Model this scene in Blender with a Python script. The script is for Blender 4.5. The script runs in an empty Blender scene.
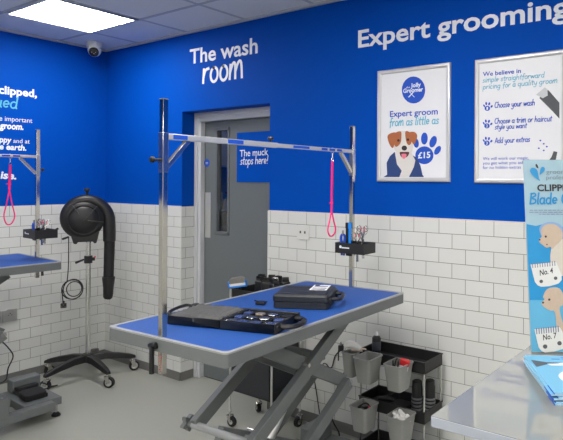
import bpy, bmesh, math, random
from mathutils import Vector, Matrix
random.seed(7)
PI = math.pi
COL = bpy.context.scene.collection
# ------------------------------------------------------------------ camera model (used for the real camera and to measure wall positions)
FPX, PCX, PCY, HT, TH, RL = 570.83, 360.82, 181.05, 1.4876, .6067, .0059
CAM = Vector((4.4988, -2.7208, HT))
RV = Vector((math.cos(TH), math.sin(TH), 0)); FV = Vector((-math.sin(TH), math.cos(TH), 0))
def ray(x, y):
    dx, dy = x-PCX, y-PCY
    dx, dy = dx*math.cos(RL)+dy*math.sin(RL), -dx*math.sin(RL)+dy*math.cos(RL)
    return FV + RV*(dx/FPX) + Vector((0, 0, -dy/FPX))
def on_plane(x, y, p, n):
    r = ray(x, y); return CAM + r*((Vector(p)-CAM).dot(Vector(n))/r.dot(Vector(n)))

# ------------------------------------------------------------------ materials
MATS = {}
def srgb(c):
    return tuple((v/255/12.92 if v/255 <= .04045 else ((v/255+.055)/1.055)**2.4) for v in c)
def mat(name, rgb, rough=.5, metal=0., var=.06, bump=0., scale=40., spec=.5, emit=None, trans=0., coat=0., alpha=1.):
    if name in MATS: return MATS[name]
    m = bpy.data.materials.new(name); m.use_nodes = True
    nt = m.node_tree; b = nt.nodes['Principled BSDF']
    c = srgb(rgb)
    tc = nt.nodes.new('ShaderNodeTexCoord'); nz = nt.nodes.new('ShaderNodeTexNoise')
    nz.inputs['Scale'].default_value = scale; nz.inputs['Detail'].default_value = 3
    nt.links.new(tc.outputs['Object'], nz.inputs['Vector'])
    rp = nt.nodes.new('ShaderNodeMapRange'); rp.inputs['To Min'].default_value = 1-var; rp.inputs['To Max'].default_value = 1+var
    nt.links.new(nz.outputs['Fac'], rp.inputs['Value'])
    mx = nt.nodes.new('ShaderNodeVectorMath'); mx.operation = 'SCALE'; mx.inputs[0].default_value = c
    nt.links.new(rp.outputs[0], mx.inputs['Scale']); nt.links.new(mx.outputs[0], b.inputs['Base Color'])
    b.inputs['Roughness'].default_value = rough; b.inputs['Metallic'].default_value = metal
    b.inputs['Specular IOR Level'].default_value = spec
    b.inputs['Transmission Weight'].default_value = trans
    b.inputs['Coat Weight'].default_value = coat
    b.inputs['Alpha'].default_value = alpha
    if bump:
        bp = nt.nodes.new('ShaderNodeBump'); bp.inputs['Strength'].default_value = bump; bp.inputs['Distance'].default_value = .002
        nt.links.new(nz.outputs['Fac'], bp.inputs['Height']); nt.links.new(bp.outputs[0], b.inputs['Normal'])
    if emit:
        b.inputs['Emission Color'].default_value = (*srgb(emit[0]), 1); b.inputs['Emission Strength'].default_value = emit[1]
    MATS[name] = m; return m
def tile_mat(name, axis, shift, face=(215, 216, 213)):
    m = bpy.data.materials.new(name); m.use_nodes = True
    nt = m.node_tree; b = nt.nodes['Principled BSDF']; L = nt.links
    tc = nt.nodes.new('ShaderNodeTexCoord'); sp = nt.nodes.new('ShaderNodeSeparateXYZ'); L.new(tc.outputs['Object'], sp.inputs[0])
    ax = nt.nodes.new('ShaderNodeMath'); ax.operation = 'ADD'; L.new(sp.outputs[axis], ax.inputs[0]); ax.inputs[1].default_value = -shift
    az = nt.nodes.new('ShaderNodeMath'); az.operation = 'ADD'; L.new(sp.outputs['Z'], az.inputs[0]); az.inputs[1].default_value = -TZ0
    cb = nt.nodes.new('ShaderNodeCombineXYZ'); L.new(ax.outputs[0], cb.inputs[0]); L.new(az.outputs[0], cb.inputs[1])
    br = nt.nodes.new('ShaderNodeTexBrick'); L.new(cb.outputs[0], br.inputs['Vector'])
    br.offset = .5; br.offset_frequency = 2; br.squash = 1
    br.inputs['Scale'].default_value = 1; br.inputs['Brick Width'].default_value = .152; br.inputs['Row Height'].default_value = TRH
    br.inputs['Mortar Size'].default_value = .0016; br.inputs['Mortar Smooth'].default_value = .1; br.inputs['Bias'].default_value = 0
    f = srgb(face); br.inputs['Color1'].default_value = (*f, 1); br.inputs['Color2'].default_value = (*[v*.965 for v in f], 1)
    br.inputs['Mortar'].default_value = (*srgb((128, 126, 121)), 1)
    L.new(br.outputs['Color'], b.inputs['Base Color'])
    b.inputs['Roughness'].default_value = .3
    bp = nt.nodes.new('ShaderNodeBump'); bp.invert = True; bp.inputs['Strength'].default_value = .5; bp.inputs['Distance'].default_value = .002
    L.new(br.outputs['Fac'], bp.inputs['Height']); L.new(bp.outputs[0], b.inputs['Normal'])
    return m

TZ0, TRH = .0625, .0768
TTOP = TZ0+16*TRH
CEIL = 2.575
M_blue = mat('blue_wall_paint', (0, 73, 172), .6, var=.02, scale=3, spec=.06)
M_white = mat('white_paint', (214, 214, 212), .45, var=.02)
M_floor = mat('grey_vinyl', (160, 161, 153), .42, var=.09, bump=.05, scale=260)
M_skirt = mat('dark_grey_vinyl', (112, 112, 110), .5, var=.08, scale=200)
M_door = mat('grey_laminate', (101, 107, 109), .45, var=.03, scale=60)
M_steel = mat('polished_steel', (205, 203, 198), .2, 1., var=.05, scale=15)
M_alu = mat('brushed_aluminium', (214, 214, 210), .42, .75, var=.05, scale=60)
M_mirror = mat('mirror_polished_steel', (200, 197, 190), .09, 1., var=.03, scale=20)
M_chrome = mat('chrome', (225, 225, 222), .12, 1., var=.03)
M_frame = mat('grey_powder_coated_steel', (108, 112, 112), .5, .15, var=.05, scale=50)
M_frame_lt = mat('light_grey_edging', (158, 160, 160), .4, .2, var=.04)
M_mat = mat('ribbed_blue_rubber', (24, 74, 148), .55, var=.1, bump=.35, scale=220)
M_black = mat('black_plastic', (22, 22, 24), .42, var=.15, bump=.1, scale=120)
M_blackm = mat('matt_black_metal', (30, 30, 31), .5, var=.15, scale=80)
M_soft = mat('soft_black_rubber', (16, 16, 17), .65, var=.2, bump=.1, scale=90)
M_case = mat('textured_black_case', (30, 33, 38), .5, var=.2, bump=.25, scale=150)
M_foam = mat('charcoal_foam', (78, 78, 78), .9, var=.3, bump=.9, scale=90)
M_pot = mat('pale_grey_plastic', (150, 151, 147), .5, var=.04, scale=30)
M_pink = mat('hot_pink_nylon', (250, 30, 122), .5, var=.12, scale=200)
M_lblue = mat('bright_blue_plastic', (20, 130, 225), .35, var=.08)
M_dblue = mat('deep_blue_plastic', (20, 75, 185), .35, var=.08)
M_red = mat('red_plastic', (215, 40, 42), .4, var=.05)
M_tissue = mat('white_tissue', (235, 234, 230), .85, var=.05, bump=.3)
M_panel = mat('led_diffuser', (250, 250, 248), .5, var=.0, emit=((255, 251, 246), 10))
M_trim = mat('white_metal_trim', (200, 202, 206), .4, var=.02)
M_print = mat('glossy_white_print', (226, 227, 232), .35, var=.01)
M_ink_b = mat('blue_ink', (10, 76, 190), .5, var=.02)
M_ink_t = mat('teal_ink', (84, 178, 206), .5, var=.02)
M_ink_w = mat('white_vinyl_lettering', (226, 232, 240), .5, var=.02)
M_ink_k = mat('black_ink', (38, 36, 40), .5, var=.03)
M_counter = mat('gloss_light_grey_laminate', (124, 126, 122), .008, var=.01, scale=8, spec=.6, coat=.5)
M_counter.node_tree.nodes['Principled BSDF'].inputs['IOR'].default_value = 1.5
M_counter.node_tree.nodes['Principled BSDF'].inputs['Coat Roughness'].default_value = .01
M_counter_e = mat('grey_counter_edging', (150, 156, 166), .3, var=.03)
M_socket = mat('white_socket_plastic', (214, 214, 210), .35, var=.02)
M_grey_socket = mat('grey_socket_metal', (178, 178, 176), .35, .5, var=.03)
M_glass = mat('clear_glass', (235, 240, 245), .03, trans=1., var=0, spec=.5)

# ------------------------------------------------------------------ mesh builder
class MB:
    def __init__(s): s.bm = bmesh.new()
    def add(s, verts, faces, mi=0):
        vs = [s.bm.verts.new(v) for v in verts]; out = []
        for f in faces:
            try:
                fc = s.bm.faces.new([vs[i] for i in f]); fc.material_index = mi; out.append(fc)
            except ValueError: pass
        return out
    def box(s, c, d, rot=None, mi=0, taper=1., M=None):
        x, y, z = [v/2 for v in d]; t = taper
        v = [Vector(p) for p in ((-x*t, -y*t, -z), (x*t, -y*t, -z), (x*t, y*t, -z), (-x*t, y*t, -z), (-x, -y, z), (x, -y, z), (x, y, z), (-x, y, z))]
        if rot is not None:
            R = rot if isinstance(rot, Matrix) else Matrix.Rotation(rot, 3, 'Z')
            v = [R @ p for p in v]
        v = [p+Vector(c) for p in v]
        if M is not None: v = [M @ p for p in v]
        s.add(v, [(3, 2, 1, 0), (4, 5, 6, 7), (0, 1, 5, 4), (1, 2, 6, 5), (2, 3, 7, 6), (3, 0, 4, 7)], mi); return s
    def beam(s, p0, p1, w, h, up=(0, 0, 1), mi=0):      # box between two points, w across, h along up
        p0, p1 = Vector(p0), Vector(p1); d = (p1-p0); L = d.length; d.normalize()
        side = d.cross(Vector(up)).normalized(); u = side.cross(d).normalized()
        v = []
        for p in (p0, p1):
            for a, b in ((-1, -1), (1, -1), (1, 1), (-1, 1)): v.append(p+side*a*w/2+u*b*h/2)
        s.add(v, [(3, 2, 1, 0), (4, 5, 6, 7), (0, 1, 5, 4), (1, 2, 6, 5), (2, 3, 7, 6), (3, 0, 4, 7)], mi); return s
    def tube(s, pts, r, n=10, mi=0, closed=False, cap=True):
        pts = [Vector(p) for p in pts]; N = len(pts)
        rs = r if isinstance(r, (list, tuple)) else [r]*N
        rings = []; prev = None
        for i, p in enumerate(pts):
            if closed: t = (pts[(i+1) % N]-pts[i-1])
            else: t = pts[min(i+1, N-1)]-pts[max(i-1, 0)]
            t.normalize()
            if prev is None:
                a = Vector((0, 0, 1)) if abs(t.z) < .9 else Vector((1, 0, 0))
                nrm = t.cross(a).normalized()
            else:
                nrm = prev - t*prev.dot(t)
                nrm = nrm.normalized() if nrm.length > 1e-6 else t.orthogonal().normalized()
            prev = nrm; b = t.cross(nrm)
            rings.append([p+(nrm*math.cos(2*PI*k/n)+b*math.sin(2*PI*k/n))*rs[i] for k in range(n)])
        vs = [v for rg in rings for v in rg]; fs = []
        for i in range(N if closed else N-1):
            j = (i+1) % N
            for k in range(n):
                k2 = (k+1) % n; fs.append((i*n+k, i*n+k2, j*n+k2, j*n+k))
        if cap and not closed:
            fs.append(tuple(range(n-1, -1, -1))); fs.append(tuple((N-1)*n+k for k in range(n)))
        s.add(vs, fs, mi); return s
    def cyl(s, p0, p1, r0, r1=None, n=20, mi=0):
        return s.tube([p0, p1], [r0, r0 if r1 is None else r1], n, mi)
    def lathe(s, prof, c=(0, 0, 0), R=None, n=28, mi=0):     # prof: (r, z) list, spun about z
        vs = []; fs = []; c = Vector(c)
        for r, z in prof:
            for k in range(n):
                p = Vector((max(r, 1e-5)*math.cos(2*PI*k/n), max(r, 1e-5)*math.sin(2*PI*k/n), z))
                if R is not None: p = R @ p
                vs.append(p+c)
        for i in range(len(prof)-1):
            for k in range(n):
                k2 = (k+1) % n; fs.append((i*n+k, i*n+k2, (i+1)*n+k2, (i+1)*n+k))
        if prof[0][0] > 1e-4: fs.append(tuple(range(n-1, -1, -1)))
        if prof[-1][0] > 1e-4: fs.append(tuple((len(prof)-1)*n+k for k in range(n)))
        s.add(vs, fs, mi); return s
    def prism(s, pts, thick, M=None, mi=0):              # 2d outline in xy, extruded 0..thick in z
        n = len(pts); v = [Vector((p[0], p[1], 0)) for p in pts]+[Vector((p[0], p[1], thick)) for p in pts]
        if M is not None: v = [M @ p for p in v]
        s.add(v, [tuple(range(n-1, -1, -1)), tuple(range(n, 2*n))]+[(i, (i+1) % n, n+(i+1) % n, n+i) for i in range(n)], mi); return s
    def sphere(s, c, r, sc=(1, 1, 1), n=14, mi=0):
        prof = [(math.sin(PI*i/(n//2+2)), -math.cos(PI*i/(n//2+2))) for i in range(n//2+3)]
        v0 = len(s.bm.verts); s.lathe([(a*r, b*r) for a, b in prof], (0, 0, 0), None, n, mi)
        s.bm.verts.ensure_lookup_table()
        for v in s.bm.verts[v0:]:
            v.co = Vector((v.co.x*sc[0], v.co.y*sc[1], v.co.z*sc[2]))+Vector(c)
        return s
    def build(s, name, mats, parent=None, bevel=0., seg=2, ang=38, loc=None, weld=True):
        bm = s.bm
        if weld: bmesh.ops.remove_doubles(bm, verts=bm.verts, dist=1e-5)
        bmesh.ops.recalc_face_normals(bm, faces=bm.faces)
        for f in bm.faces: f.smooth = True
        for e in bm.edges:
            if len(e.link_faces) == 2 and e.calc_face_angle(0) > math.radians(ang): e.smooth = False
        me = bpy.data.meshes.new(name); bm.to_mesh(me); bm.free()
        for m in (mats if isinstance(mats, (list, tuple)) else [mats]): me.materials.append(m)
        o = bpy.data.objects.new(name, me); COL.objects.link(o)
        if parent is not None: o.parent = parent
        if loc is not None: o.location = loc
        if bevel:
            md = o.modifiers.new('bevel', 'BEVEL'); md.width = bevel; md.segments = seg; md.limit_method = 'ANGLE'; md.angle_limit = math.radians(40)
        return o
def tag(o, label=None, cat=None, group=None, kind=None):
    if label: o['label'] = label
    if cat: o['category'] = cat
    if group: o['group'] = group
    if kind: o['kind'] = kind
    return o
def thing(name, label, cat, loc=(0, 0, 0), rz=0, group=None):
    o = bpy.data.objects.new(name, None); COL.objects.link(o); o.empty_display_size = .1
    o.location = loc; o.rotation_euler = (0, 0, rz); return tag(o, label, cat, group)
def copy_tree(o, parent=None):
    c = o.copy(); COL.objects.link(c)
    if parent is not None: c.parent = parent
    for ch in list(o.children): copy_tree(ch, c)
    return c
def spline(pts, sub=6, closed=False):
    P = [Vector(p) for p in pts]; n = len(P); out = []
    rng = range(n) if closed else range(n-1)
    for i in rng:
        if closed: a, b, c, d = P[i-1], P[i], P[(i+1) % n], P[(i+2) % n]
        else: a, b, c, d = P[max(i-1, 0)], P[i], P[i+1], P[min(i+2, n-1)]
        for k in range(sub):
            t = k/sub
            out.append(.5*((2*b)+(c-a)*t+(2*a-5*b+4*c-d)*t*t+(3*b-a-3*c+d)*t**3))
    if not closed: out.append(P[-1])
    return out

# ------------------------------------------------------------------ flat artwork and lettering
class Plane:
    """a real flat surface; art is laid on it, eps in front"""
    def __init__(s, o, ex, ez, n): s.o, s.ex, s.ez, s.n = Vector(o), Vector(ex).normalized(), Vector(ez).normalized(), Vector(n).normalized()
    def st(s, px, py):
        p = on_plane(px, py, s.o, s.n)-s.o; return p.dot(s.ex), p.dot(s.ez)
    def to3(s, a, b, eps): return s.o+s.ex*a+s.ez*b+s.n*eps
def build_flat(mb, name, m, parent):
    return mb.build(name, m, parent, weld=False, ang=60)
def text_raw(string, offset=0., shear=0.):
    cu = bpy.data.curves.new('t', 'FONT'); cu.body = string; cu.size = 1; cu.offset = offset; cu.shear = shear; cu.resolution_u = 3
    o = bpy.data.objects.new('t', cu); COL.objects.link(o)
    dg = bpy.context.evaluated_depsgraph_get(); me = bpy.data.meshes.new_from_object(o.evaluated_get(dg))
    vs = [(v.co.x, v.co.y) for v in me.vertices]; fs = [tuple(p.vertices) for p in me.polygons]
    bpy.data.objects.remove(o); bpy.data.curves.remove(cu); bpy.data.meshes.remove(me)
    return vs, fs
CAPH = None
def text_on(pl, string, bl, br, top, name, m, parent, bold=.0, shear=0., eps=.0015):
    """bold sans line: baseline from pixel bl to pixel br, capital top at pixel top"""
    global CAPH
    if CAPH is None: CAPH = max(v[1] for v in text_raw('E')[0])
    vs, fs = text_raw(string, bold, shear)
    x0, x1 = min(v[0] for v in vs), max(v[0] for v in vs)
    a0, b0 = pl.st(*bl); a1, b1 = pl.st(*br); at, bt = pl.st(*top)
    h = (bt-b0)/CAPH; mb = MB()
    mb.add([pl.to3(a0+(v[0]-x0)/(x1-x0)*(a1-a0), b0+(v[0]-x0)/(x1-x0)*(b1-b0)+v[1]*h, eps) for v in vs], fs)
    return build_flat(mb, name, m, parent)
def arc(cx, cy, rx, ry, a0, a1, n=9):
    return [(cx+rx*math.cos(math.radians(a0+(a1-a0)*i/(n-1))), cy+ry*math.sin(math.radians(a0+(a1-a0)*i/(n-1)))) for i in range(n)]
H = {   # brush hand: (advance, strokes)
 'a': (1.0, [arc(.42, .5, .36, .5, 60, 360), [(.78, 1), (.78, .2), (.92, 0)]]),
 'b': (1.0, [[(.1, 1.8), (.1, 0)], arc(.44, .5, .36, .5, 180, -170)]),
 'c': (.85, [arc(.45, .5, .37, .5, 50, 310)]),
 'd': (1.0, [arc(.42, .5, .36, .5, 60, 360), [(.8, 1.85), (.78, .2), (.88, 0)]]),
 'e': (.9, [[(.1, .5), (.72, .58)]+arc(.43, .55, .33, .48, 10, 310)]),
 'f': (.7, [[(.75, 1.7), (.5, 1.85), (.35, 1.5), (.28, -.4)], [(.02, .9), (.6, .98)]]),
 'g': (1.0, [arc(.42, .5, .36, .5, 60, 360), [(.78, 1), (.76, -.4), (.5, -.75), (.12, -.55)]]),
 'h': (1.0, [[(.12, 1.85), (.1, 0)], [(.12, .5), (.35, .95), (.65, .95), (.78, .6), (.8, 0)]]),
 'i': (.4, [[(.2, 1), (.18, 0)], [(.22, 1.42), (.23, 1.5)]]),
 'j': (.5, [[(.3, 1), (.28, -.5), (.0, -.7)], [(.32, 1.42), (.33, 1.5)]]),
 'k': (.9, [[(.12, 1.85), (.1, 0)], [(.75, 1), (.15, .42), (.8, 0)]]),
 'l': (.42, [[(.22, 1.85), (.16, .2), (.3, 0)]]),
 'm': (1.5, [[(.12, 1), (.08, 0)], [(.12, .5), (.35, 1.05), (.58, 1.0), (.64, 0)], [(.64, .5), (.9, 1.1), (1.18, 1.05), (1.3, 0)]]),
 'n': (1.0, [[(.12, 1), (.1, 0)], [(.12, .5), (.38, .98), (.68, .95), (.78, .5), (.8, 0)]]),
 'o': (.95, [arc(.46, .5, .37, .52, 100, 470, 12)]),
 'p': (1.0, [[(.12, 1), (.08, -.8)], arc(.46, .5, .36, .5, 160, -160)]),
 'q': (1.0, [arc(.42, .5, .36, .5, 60, 360), [(.8, 1), (.78, -.8)]]),
 'r': (.75, [[(.14, 1), (.1, 0)], [(.12, .4), (.32, .9), (.66, 1.02)]]),
 's': (.75, [[(.64, .9), (.36, 1.02), (.14, .76), (.36, .52), (.6, .28), (.38, 0), (.06, .1)]]),
 't': (.7, [[(.34, 1.6), (.3, .2), (.52, 0)], [(.02, 1.05), (.64, 1.1)]]),
 'u': (1.0, [[(.12, 1), (.12, .35), (.35, .0), (.66, .12), (.8, .5)], [(.82, 1), (.8, .15), (.94, 0)]]),
 'v': (.85, [[(.08, 1), (.4, 0), (.78, 1)]]),
 'w': (1.3, [[(.08, 1), (.3, 0), (.62, .9), (.9, 0), (1.2, 1)]]),
 'x': (.85, [[(.1, 1), (.72, 0)], [(.72, 1), (.06, 0)]]),
 'y': (.95, [[(.1, 1), (.15, .4), (.45, .1), (.78, .5)], [(.82, 1), (.7, -.5), (.35, -.75), (.05, -.6)]]),
 'A': (1.15, [[(.05, 0), (.55, 1.8), (1.0, 0)], [(.2, .6), (.9, .66)]]),
 'B': (1.15, [[(.2, 1.8), (.1, 0)], [(.1, 1.7), (.7, 1.8), (.9, 1.4), (.3, 1.0), (.95, .7), (.9, .15), (.1, 0)]]),
 'C': (1.1, [arc(.62, .9, .52, .9, 50, 310)]),
 'G': (1.2, [arc(.62, .9, .52, .9, 50, 350)+[(1.1, .8)], [(.7, .82), (1.2, .85)]]),
 '!': (.4, [[(.26, 1.8), (.2, .6)], [(.18, .05), (.18, 0)]]),
 ' ': (.55, []),
}
def hand_on(pl, string, bl, br, top, name, m, parent, w=.16, eps=.0015, asc=True, slant=.12):
    """brush-written line; top is the pixel of ascender tops (or of x-height if asc is False)"""
    mb = MB(); x = 0; strokes = []
    for ch in string:
        adv, ss = H[ch]
        for st in ss: strokes.append([Vector((x+p[0]+slant*p[1], p[1], 0)) for p in st])
        x += adv+.06
    xs = [p.x for s_ in strokes for p in s_]; x0, x1 = min(xs), max(xs)
    a0, b0 = pl.st(*bl); a1, b1 = pl.st(*br); at, bt = pl.st(*top)
    sy = (bt-b0)/(1.85 if asc else 1.0); sx = (a1-a0)/(x1-x0)
    lift = 0
    for s_ in strokes:
        pts = spline(s_, 4) if len(s_) > 2 else s_
        q = [(a0+(p.x-x0)*sx, b0+(p.x-x0)/(x1-x0)*(b1-b0)+p.y*sy) for p in pts]
        r = w*sy/2; L, Rr = [], []; lift += .00002
        for i, p in enumerate(q):
            a = q[max(i-1, 0)]; b = q[min(i+1, len(q)-1)]; dx, dy = b[0]-a[0], b[1]-a[1]; d = math.hypot(dx, dy) or 1
            nx, ny = -dy/d*r, dx/d*r
            if i == 0: p = (p[0]-dx/d*r*.7, p[1]-dy/d*r*.7)
            if i == len(q)-1: p = (p[0]+dx/d*r*.7, p[1]+dy/d*r*.7)
            L.append((p[0]+nx, p[1]+ny)); Rr.append((p[0]-nx, p[1]-ny))
        n = len(q)
        mb.add([pl.to3(*p, eps+lift) for p in L+Rr], [(i, i+1, n+i+1, n+i) for i in range(n-1)])
    return build_flat(mb, name, m, parent)
def poly_on(pl, pts, name, m, parent, eps=.0015, mb=None):
    own = mb is None; mb = mb or MB()
    mb.add([pl.to3(*pl.st(*p), eps) for p in pts], [tuple(range(len(pts)))])
    return build_flat(mb, name, m, parent) if own else None
def ell(cx, cy, rx, ry, rot=0, n=24):
    c, s_ = math.cos(math.radians(rot)), math.sin(math.radians(rot))
    return [(cx+rx*math.cos(2*PI*i/n)*c-ry*math.sin(2*PI*i/n)*s_, cy+rx*math.cos(2*PI*i/n)*s_+ry*math.sin(2*PI*i/n)*c) for i in range(n)]
def blob(pts, sub=4): return [(p.x, p.y) for p in spline([(a, b, 0) for a, b in pts], sub, True)]

# ================================================================== SETTING
RX, RY = 6.2, -5.4
def struct(mb, name, m, bevel=0, parent=None, **k):
    o = mb.build(name, m, parent, bevel=bevel, **k)
    if parent is None: o['kind'] = 'structure'
    return o
struct(MB().box((RX/2, (RY+2)/2, -.05), (RX+.4, -RY+2.4, .1)), 'floor', M_floor)
# ceiling panels, real T bars
mc = mat('mineral_fibre_ceiling_panel', (222, 224, 226), .85, var=.03, bump=.25, scale=180)
struct(MB().box((RX/2, RY/2+.1, CEIL+.05), (RX+.2, -RY+.6, .1)), 'ceiling', mc)
GX0, GY0, GP = .457, -.398, .6
tb = MB(); k = GX0
while k < RX: tb.box((k, RY/2, CEIL-.0012), (.024, -RY, .0024)); k += GP
k = GY0
while k > RY: tb.box((RX/2, k, CEIL-.0018), (RX, .024, .0024)); k -= GP
struct(tb, 'trim_1', mat('ceiling_grid_bar', (176, 180, 190), .5))
tb = MB(); tb.box((RX/2, -.01, CEIL-.008), (RX, .02, .016)); tb.box((.01, RY/2, CEIL-.008), (.02, -RY, .016))
struct(tb, 'trim_2', mat('ceiling_grid_bar', (150, 154, 164)))
# left wall
wl_ = struct(MB().box((-.1, RY/2, CEIL/2), (.2, -RY, CEIL)), 'wall_left', M_blue)
MB().box((.004, RY/2, (TZ0+TTOP)/2), (.008, -RY, TTOP-TZ0)).build('tile_cladding', tile_mat('left_wall_tiles', 'Y', -.755), wl_)
struct(MB().box((.0055, RY/2, TZ0/2), (.011, -RY, TZ0)), 'baseboard_left', M_skirt, bevel=.002)
# back wall with door opening
OX0, OX1, OZ = .996, 1.886, 1.993
DEP = .2
w = MB()
w.box(((OX0-.2)/2, DEP/2, CEIL/2), (OX0+.2, DEP, CEIL)); w.box(((OX1+RX)/2, DEP/2, CEIL/2), (RX-OX1, DEP, CEIL))
w.box(((OX0+OX1)/2, DEP/2, (OZ+CEIL)/2), (OX1-OX0, DEP, CEIL-OZ))
wb_ = struct(w, 'wall_back', M_blue, weld=False)
tm = tile_mat('back_wall_tiles', 'X', 2.9683-.152*19)
t = MB(); zc, zh = (TZ0+TTOP)/2, TTOP-TZ0
t.box((OX0/2, -.004, zc), (OX0, .008, zh)); t.box(((OX1+RX)/2, -.004, zc), (RX-OX1, .008, zh))
t.build('tile_cladding', tm, wb_)
trv = tile_mat('reveal_tiles', 'Y', .03)
t = MB(); t.box((OX0+.004, .052, zc), (.008, .12, zh)); t.box((OX1-.004, .052, zc), (.008, .12, zh)); t.build('tile_cladding', trv, wb_)
t = MB(); t.box((OX0+.001, -.0085, zc), (.006, .003, zh)); t.box((OX1-.001, -.0085, zc), (.006, .003, zh)); t.box((OX1/2+RX/2, -.004, TTOP+.001), (RX-OX1, .01, .004)); t.box((OX0/2, -.004, TTOP+.001), (OX0, .01, .004))
t.build('tile_trim', M_socket, wb_)
b = MB(); b.box((OX0/2, -.0055, TZ0/2), (OX0, .011, TZ0)); b.box(((OX1+RX)/2, -.0055, TZ0/2), (RX-OX1, .011, TZ0)); b.box((OX0+.0055, .058, TZ0/2), (.011, .118, TZ0)); b.box((OX1-.0055, .058, TZ0/2), (.011, .118, TZ0))
struct(b, 'baseboard_back', M_skirt, bevel=.001)
struct(MB().box((RX+.1, RY/2, CEIL/2), (.2, -RY, CEIL)), 'wall_right', M_white)
struct(MB().box((RX/2, RY-.1, CEIL/2), (RX+.4, .2, CEIL)), 'wall_front', M_white)
# door: frame, leaf, glass
FY = .118
dr = MB(); fw = .066
dr.box((OX0+fw/2, FY+.05, OZ/2), (fw, .1, OZ)); dr.box((OX1-fw/2, FY+.05, OZ/2), (fw, .1, OZ)); dr.box(((OX0+OX1)/2, FY+.05, OZ-fw/2), (OX1-OX0-2*fw, .1, fw))
dr.box((OX0+.02, FY-.004, OZ/2), (.036, .012, OZ)); dr.box((OX1-.02, FY-.004, OZ/2), (.036, .012, OZ)); dr.box(((OX0+OX1)/2, FY-.004, OZ-.018), (OX1-OX0-.07, .012, .036))
door = tag(dr.build('door_1', M_trim, bevel=.003), kind='structure')
LX0, LX1, LZ = OX0+fw+.004, OX1-fw-.004, OZ-fw-.004
LY = .155
gx0, gx1, gz0, gz1 = 1.19, 1.335, 1.09, 1.915
lf = MB(); lt = .044
def lbox(x0, x1, z0, z1): lf.box(((x0+x1)/2, LY+lt/2, (z0+z1)/2), (x1-x0, lt, z1-z0))
gz1 = min(gz1, LZ-.05)
lbox(LX0, gx0, .008, LZ); lbox(gx1, LX1, .008, LZ); lbox(gx0, gx1, .008, gz0); lbox(gx0, gx1, gz1, LZ)
leaf = lf.build('door_leaf', M_door, door)
g = MB()
for x0, x1, z0, z1 in ((gx0-.004, gx0+.016, gz0, gz1), (gx1-.016, gx1+.004, gz0, gz1), (gx0-.004, gx1+.004, gz0-.004, gz0+.018), (gx0-.004, gx1+.004, gz1-.018, gz1+.004)):
    g.box(((x0+x1)/2, LY+.018, (z0+z1)/2), (x1-x0, .05, z1-z0))
g.build('glazing_bead', mat('dark_grey_bead', (98, 102, 106), .4), leaf, bevel=.002)
MB().box(((gx0+gx1)/2, LY+.02, (gz0+gz1)/2), (gx1-gx0, .006, gz1-gz0)).build('pane', M_glass, leaf)
MB().box((1.103, LY-.0008, 1.225), (.06, .0016, .34)).build('push_plate', M_alu, leaf, bevel=.0006)
MB().box(((LX0+LX1)/2, LY+.02, .006), (LX1-LX0, .03, .012)).build('door_seal', M_soft, door)
# wash room beyond the pane
struct(MB().box((1.6, 2.05, 1.3), (3.4, .1, 2.6)), 'wall_beyond', mat('wash_room_wall', (120, 130, 150), .5))
struct(MB().box((0.0, 1.1, 1.3), (.1, 1.8, 2.6)), 'wall_beyond_left', mat('wash_room_wall', (120, 130, 150)))
struct(MB().box((3.3, 1.1, 1.3), (.1, 1.8, 2.6)), 'wall_beyond_right', mat('wash_room_wall', (120, 130, 150)))
struct(MB().box((1.6, 1.15, CEIL+.05), (3.5, 1.9, .1)), 'ceiling_beyond', mc)

o_ = thing('ceiling_light', 'small LED panel added to light the wash room behind the door glass', 'ceiling light', (1.3, 1.1, CEIL))  # lamp added so the room behind the pane is not dark
MB().box((0, 0, -.006), (.34, .34, .01)).build('frame', M_trim, o_); MB().box((0, 0, -.012), (.3, .3, .003)).build('diffuser', mat('added_led_diffuser', (250, 250, 248), .5, var=0, emit=((240, 246, 255), 4)), o_)
o_ = thing('wall_cupboard', 'white cupboard seen through the narrow door glass', 'cupboard', (.05, 1.25, 1.62))
MB().box((.09, 0, .18), (.18, .5, .36)).build('cupboard_body', M_white, o_, bevel=.003)
for y in (-.125, .125): MB().box((.189, y, .18), (.016, .24, .34)).build('cupboard_door', M_socket, o_, bevel=.002)
o_ = thing('wall_shelf', 'dark shelf seen through the lower part of the door glass', 'shelf', (.05, 1.25, 1.18))
MB().box((.1, 0, 0), (.2, .6, .025)).build('shelf_board', M_blackm, o_); MB().box((.02, 0, -.08), (.03, .5, .14)).build('shelf_bracket', M_frame, o_)
for k, (y, h, mm, w_) in enumerate(((1.1, .2, M_print, 'white'), (1.2, .16, M_lblue, 'blue'), (1.29, .22, M_steel, 'silver'), (1.38, .18, M_print, 'short white'))):
    o_ = thing('pump_bottle', w_+' bottle on the shelf behind the door glass', 'bottle', (.15, y, 1.193), 0)
    MB().lathe([(.001, 0), (.034, 0), (.036, .005), (.036, h-.03), (.014, h-.01), (.012, h), (.001, h)], n=20).build('body', mm, o_); MB().lathe([(.001, h-.002), (.013, h-.002), (.013, h+.02), (.001, h+.022)], n=14).build('cap', M_black, o_)

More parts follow.
